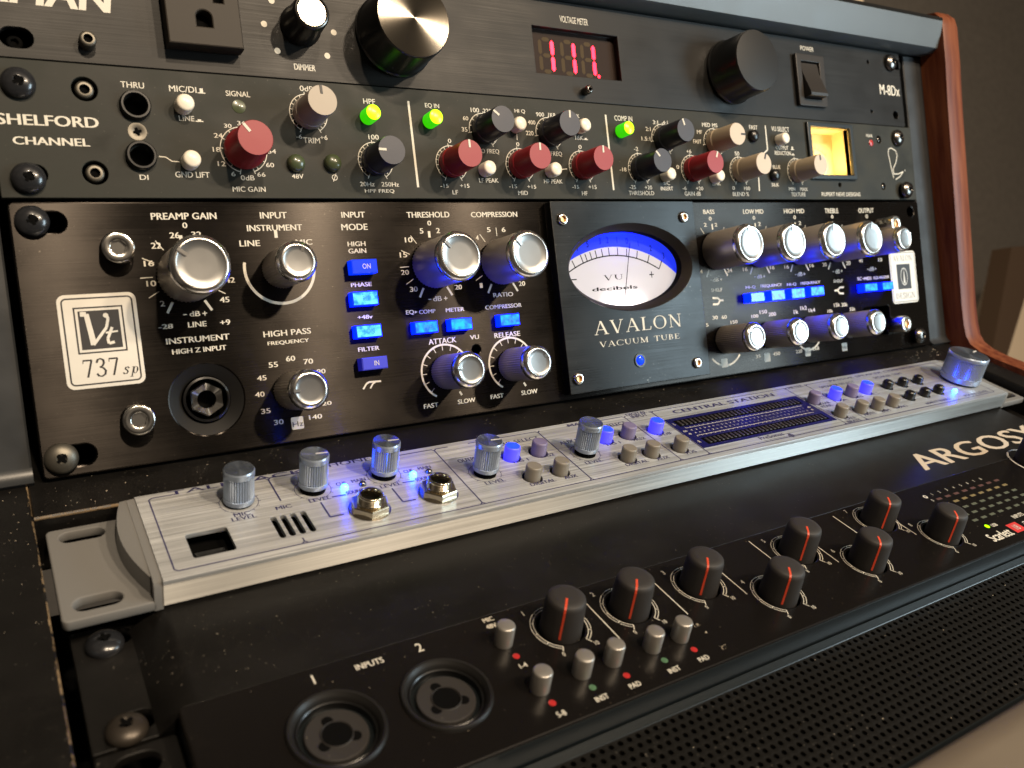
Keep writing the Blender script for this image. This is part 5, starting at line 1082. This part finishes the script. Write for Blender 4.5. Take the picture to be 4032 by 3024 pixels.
for k in range(8):
    q = (322.7,-102.0); P.c(str(k+1), q[0]+k*5.35, q[1]+.2, 1.5, .8)
q = (318.1,-105.1); P.c('0', q[0], q[1], 1.5, .8); q = (317.5,-102.1); P.arc(q[0], q[1], .8, 0, 360, .5)
P.put(ai, m_white)
# red tag
q = (335.6,-131.9); R1 = Print(SZ); R1.poly([(q[0]-3.6, q[1]-2.7), (q[0]+3.6, q[1]-2.7), (q[0]+3.6, q[1]+2.7), (q[0]-3.6, q[1]+2.7)])
R1.put(ai, m_redbox, 'red_tag'); R2 = Print(SZ+.12); R2.c('18', q[0], q[1], 3.0, .8); R2.c('i20', q[0]+8.2, q[1], 3.0, .8); R2.put(ai, m_label)
# led meter grid
cell = MB().box(-1.7, 1.7, -.62, .62, 0, .04).mesh('cell')
g0 = (322.5,-105.4); 
rows = [((322.5,-105.4), m_segred), ((322.6,-109.3), m_segyel), ((323.2,-113.7), m_seggrn), ((323.0,-117.7), m_seggrn), ((322.3,-121.8), m_seggrn)]
pitch = ((367.1,-105.5)[0] - (322.5,-105.4)[0])/7
for (q, mm_) in rows:
    for k in range(8): put(ai, 'level_light', cell, mm_, (g0[0]+k*pitch, q[1], SZ+.01))
bt = MB().lathe([(2.75, .1), (2.75, 6.1), (2.55, 6.55), (2.3, 6.7), (.05, 6.7)], 36).mesh('btn', 40)
for x, y in SB: put(ai, 'push_button', bt, m_silverbtn, (x, y, SZ), label='small silver button')
ml_ = MB().lathe([(1.05, 0), (1.05, .05), (.9, .1), (.05, .12)], 18).mesh('l', 40)
for q, mm_ in (((106.1,-112.6), m_redled), ((106.0,-131.0), m_redled), ((119.4,-131.0), m_greenled), ((131.1,-131.3), m_redled), ((145.4,-131.1), m_greenled), ((156.9,-131.3), m_redled), ((323.1,-126.6), m_usbled)):
    put(ai, 'indicator_light', ml_, mm_, (q[0], q[1], SZ))
# level knob at the frame's right edge
q = (406.3,-102.0); o = put(ai, 'knob', MB().lathe([(8.6, -1), (8.3, 12.5), (7.8, 13.2), (7, 13.4), (.05, 13.4)], 120, flute=.2, fl=(0, 1)).mesh('mk', 50), m_rubber, (q[0], q[1], SZ), label='large monitor knob')
P = Print(SZ); P.arc(q[0], q[1], 11.6, -150, 150, .9, 50); P.put(ai, m_label)
b = MB()
for i in range(110): speck(b, rng.uniform(24, 330), rng.uniform(-137, -96), SZ+.01, rng.choice([.05, .07, .09, .12, .2]))
for q, L in (((165.1,-123.4), 1.6), ((166.5,-134.0), 1.9), ((165.8,-127.1), .6)):
    for k in range(12): speck(b, q[0]+rng.uniform(-1, 1)*L*.6, q[1]+rng.uniform(-1, 1)*L*.5, SZ+.01, rng.uniform(.1, .3))
put(ai, 'dust', b.mesh('dust'), m_dust, kind='stuff')

# ------------------------------------------------------------------ vent panel
vp = root('vent_panel', 'black perforated ventilation panel below the audio interface', 'vent panel', ML, (241, -184, 0))
vb = MB(); PX, PY = 3.1, 2.7; r = 0.86
nx = int(392/PX); 
X0, Y0 = 90.0, -183.2
for j in range(15):
    for i in range(nx):
        off = (PX/2 if j % 2 else 0); cx_ = X0 + i*PX + off; cy_ = Y0 + 1.5 + j*PY
        ring = circ(cx_, cy_, r, 8, a0=PI/8); sq = []
        for (qx, qy) in ring:
            dx_, dy_ = qx-cx_, qy-cy_; k = min(PX/2/abs(dx_) if dx_ else 9, PY/2/abs(dy_) if dy_ else 9); sq.append((cx_+dx_*k, cy_+dy_*k))
        n0 = len(vb.v)
        corners = [(cx_+PX/2, cy_+PY/2), (cx_-PX/2, cy_+PY/2), (cx_-PX/2, cy_-PY/2), (cx_+PX/2, cy_-PY/2)]
        vb.v += [(a_, b_, 1.5) for a_, b_ in sq] + [(a_, b_, 1.44) for a_, b_ in ring] + [(a_, b_, .1) for a_, b_ in ring] + [(a_, b_, 1.5) for a_, b_ in corners]
        for k in range(8): m2 = (k+1) % 8; vb.f.append((n0+k, n0+m2, n0+8+m2, n0+8+k)); vb.f.append((n0+8+k, n0+8+m2, n0+16+m2, n0+16+k))
        for c_, (ka, kb_) in enumerate(((0, 1), (2, 3), (4, 5), (6, 7))): vb.f.append((n0+ka, n0+24+c_, n0+kb_))
me = bpy.data.meshes.new('vent'); me.from_pydata([(x*MM, y*MM, z*MM) for x, y, z in vb.v], [], vb.f); me.update()
put(vp, 'perforated_sheet', me, m_vent)
tb = MB()
tb.box(0.8, 482, -142.6+.0, -139.3, -1, 1.62, .25); tb.box(0.8, X0-PX/2-.01, -184, -142.61, -1, 1.5); tb.box(0.8, 482, -186, Y0+.14, -1, 1.5)
put(vp, 'vent_frame', tb.mesh('vf', 40), m_side)
b = MB()
for i in range(60): speck(b, rng.uniform(100, 460), rng.uniform(-182, -141), 1.52, rng.choice([.06, .08, .1, .14, .3]))
put(vp, 'dust', b.mesh('dust'), m_dust, kind='stuff')
put(vp, 'vent_backing', MB().box(2, 480, -184, -140, -9, -8).mesh('vb'), m_dark)

# ------------------------------------------------------------------ armrest, wall and things behind
ar = root('armrest', 'padded tan leather armrest along the front edge of the desk', 'armrest', ML, (241, -215, -10))
prof = [(-186.4, -12), (-186.2, 4), (-187.4, 9), (-190, 12.5), (-196, 14.5), (-230, 15), (-260, 12), (-275, 0), (-276, -12)]
put(ar, 'cushion', MB().sweep(prof, -20, 505).mesh('arm', 60), m_leather)
def world_box(name, m, x0, x1, y0, y1, z0, z1, label, cat, tilt=0.0, kind=None):
    me = MB().box(x0-(x0+x1)/2, (x1-x0)/2, y0-(y0+y1)/2, (y1-y0)/2, (z0-z1)/2, (z1-z0)/2, 1.5).mesh(name); me.materials.append(m)
    o = bpy.data.objects.new(name, me); COL.objects.link(o); o.matrix_world = MU @ Matrix.Translation(((x0+x1)/2*MM, (y0+y1)/2*MM, (z0+z1)/2*MM)) @ Matrix.Rotation(math.radians(tilt), 4, 'Z')
    o['label'] = label; 
    if kind: o['kind'] = kind
    else: o['category'] = cat
    return o
wl = world_box('wall', m_wall, -2500, 4200, -1200, 2200, -1000, -960, 'plain dark brown wall behind the rack', 'wall', kind='structure')
def leaning(name, m, pts, z0, z1, label, cat):
    me = MB().prism(pts, z0, z1, 1.5).mesh(name); me.materials.append(m)
    o = bpy.data.objects.new(name, me); COL.objects.link(o); o.matrix_world = MU; o['label'] = label; o['category'] = cat
leaning('wooden_post', m_trim, [(1436, -500), (1640, -110), (1764, 125), (1880, 125), (1700, -105), (1520, -500)], -640, -600, 'brown leaning post right of the rack', 'post')
leaning('leaning_board', m_cream, [(1365, -500), (1697, -108), (1895, 128), (2400, 128), (2400, -500)], -700, -650, 'cream board leaning behind the brown post', 'board')
world_box('paper_box', m_cream, 1290, 1352, 560, 640, -640, -600, 'cream box seen just above the top cover', 'box')
for o in list(bpy.data.objects):
    if '_b' in o.keys(): del o['_b']
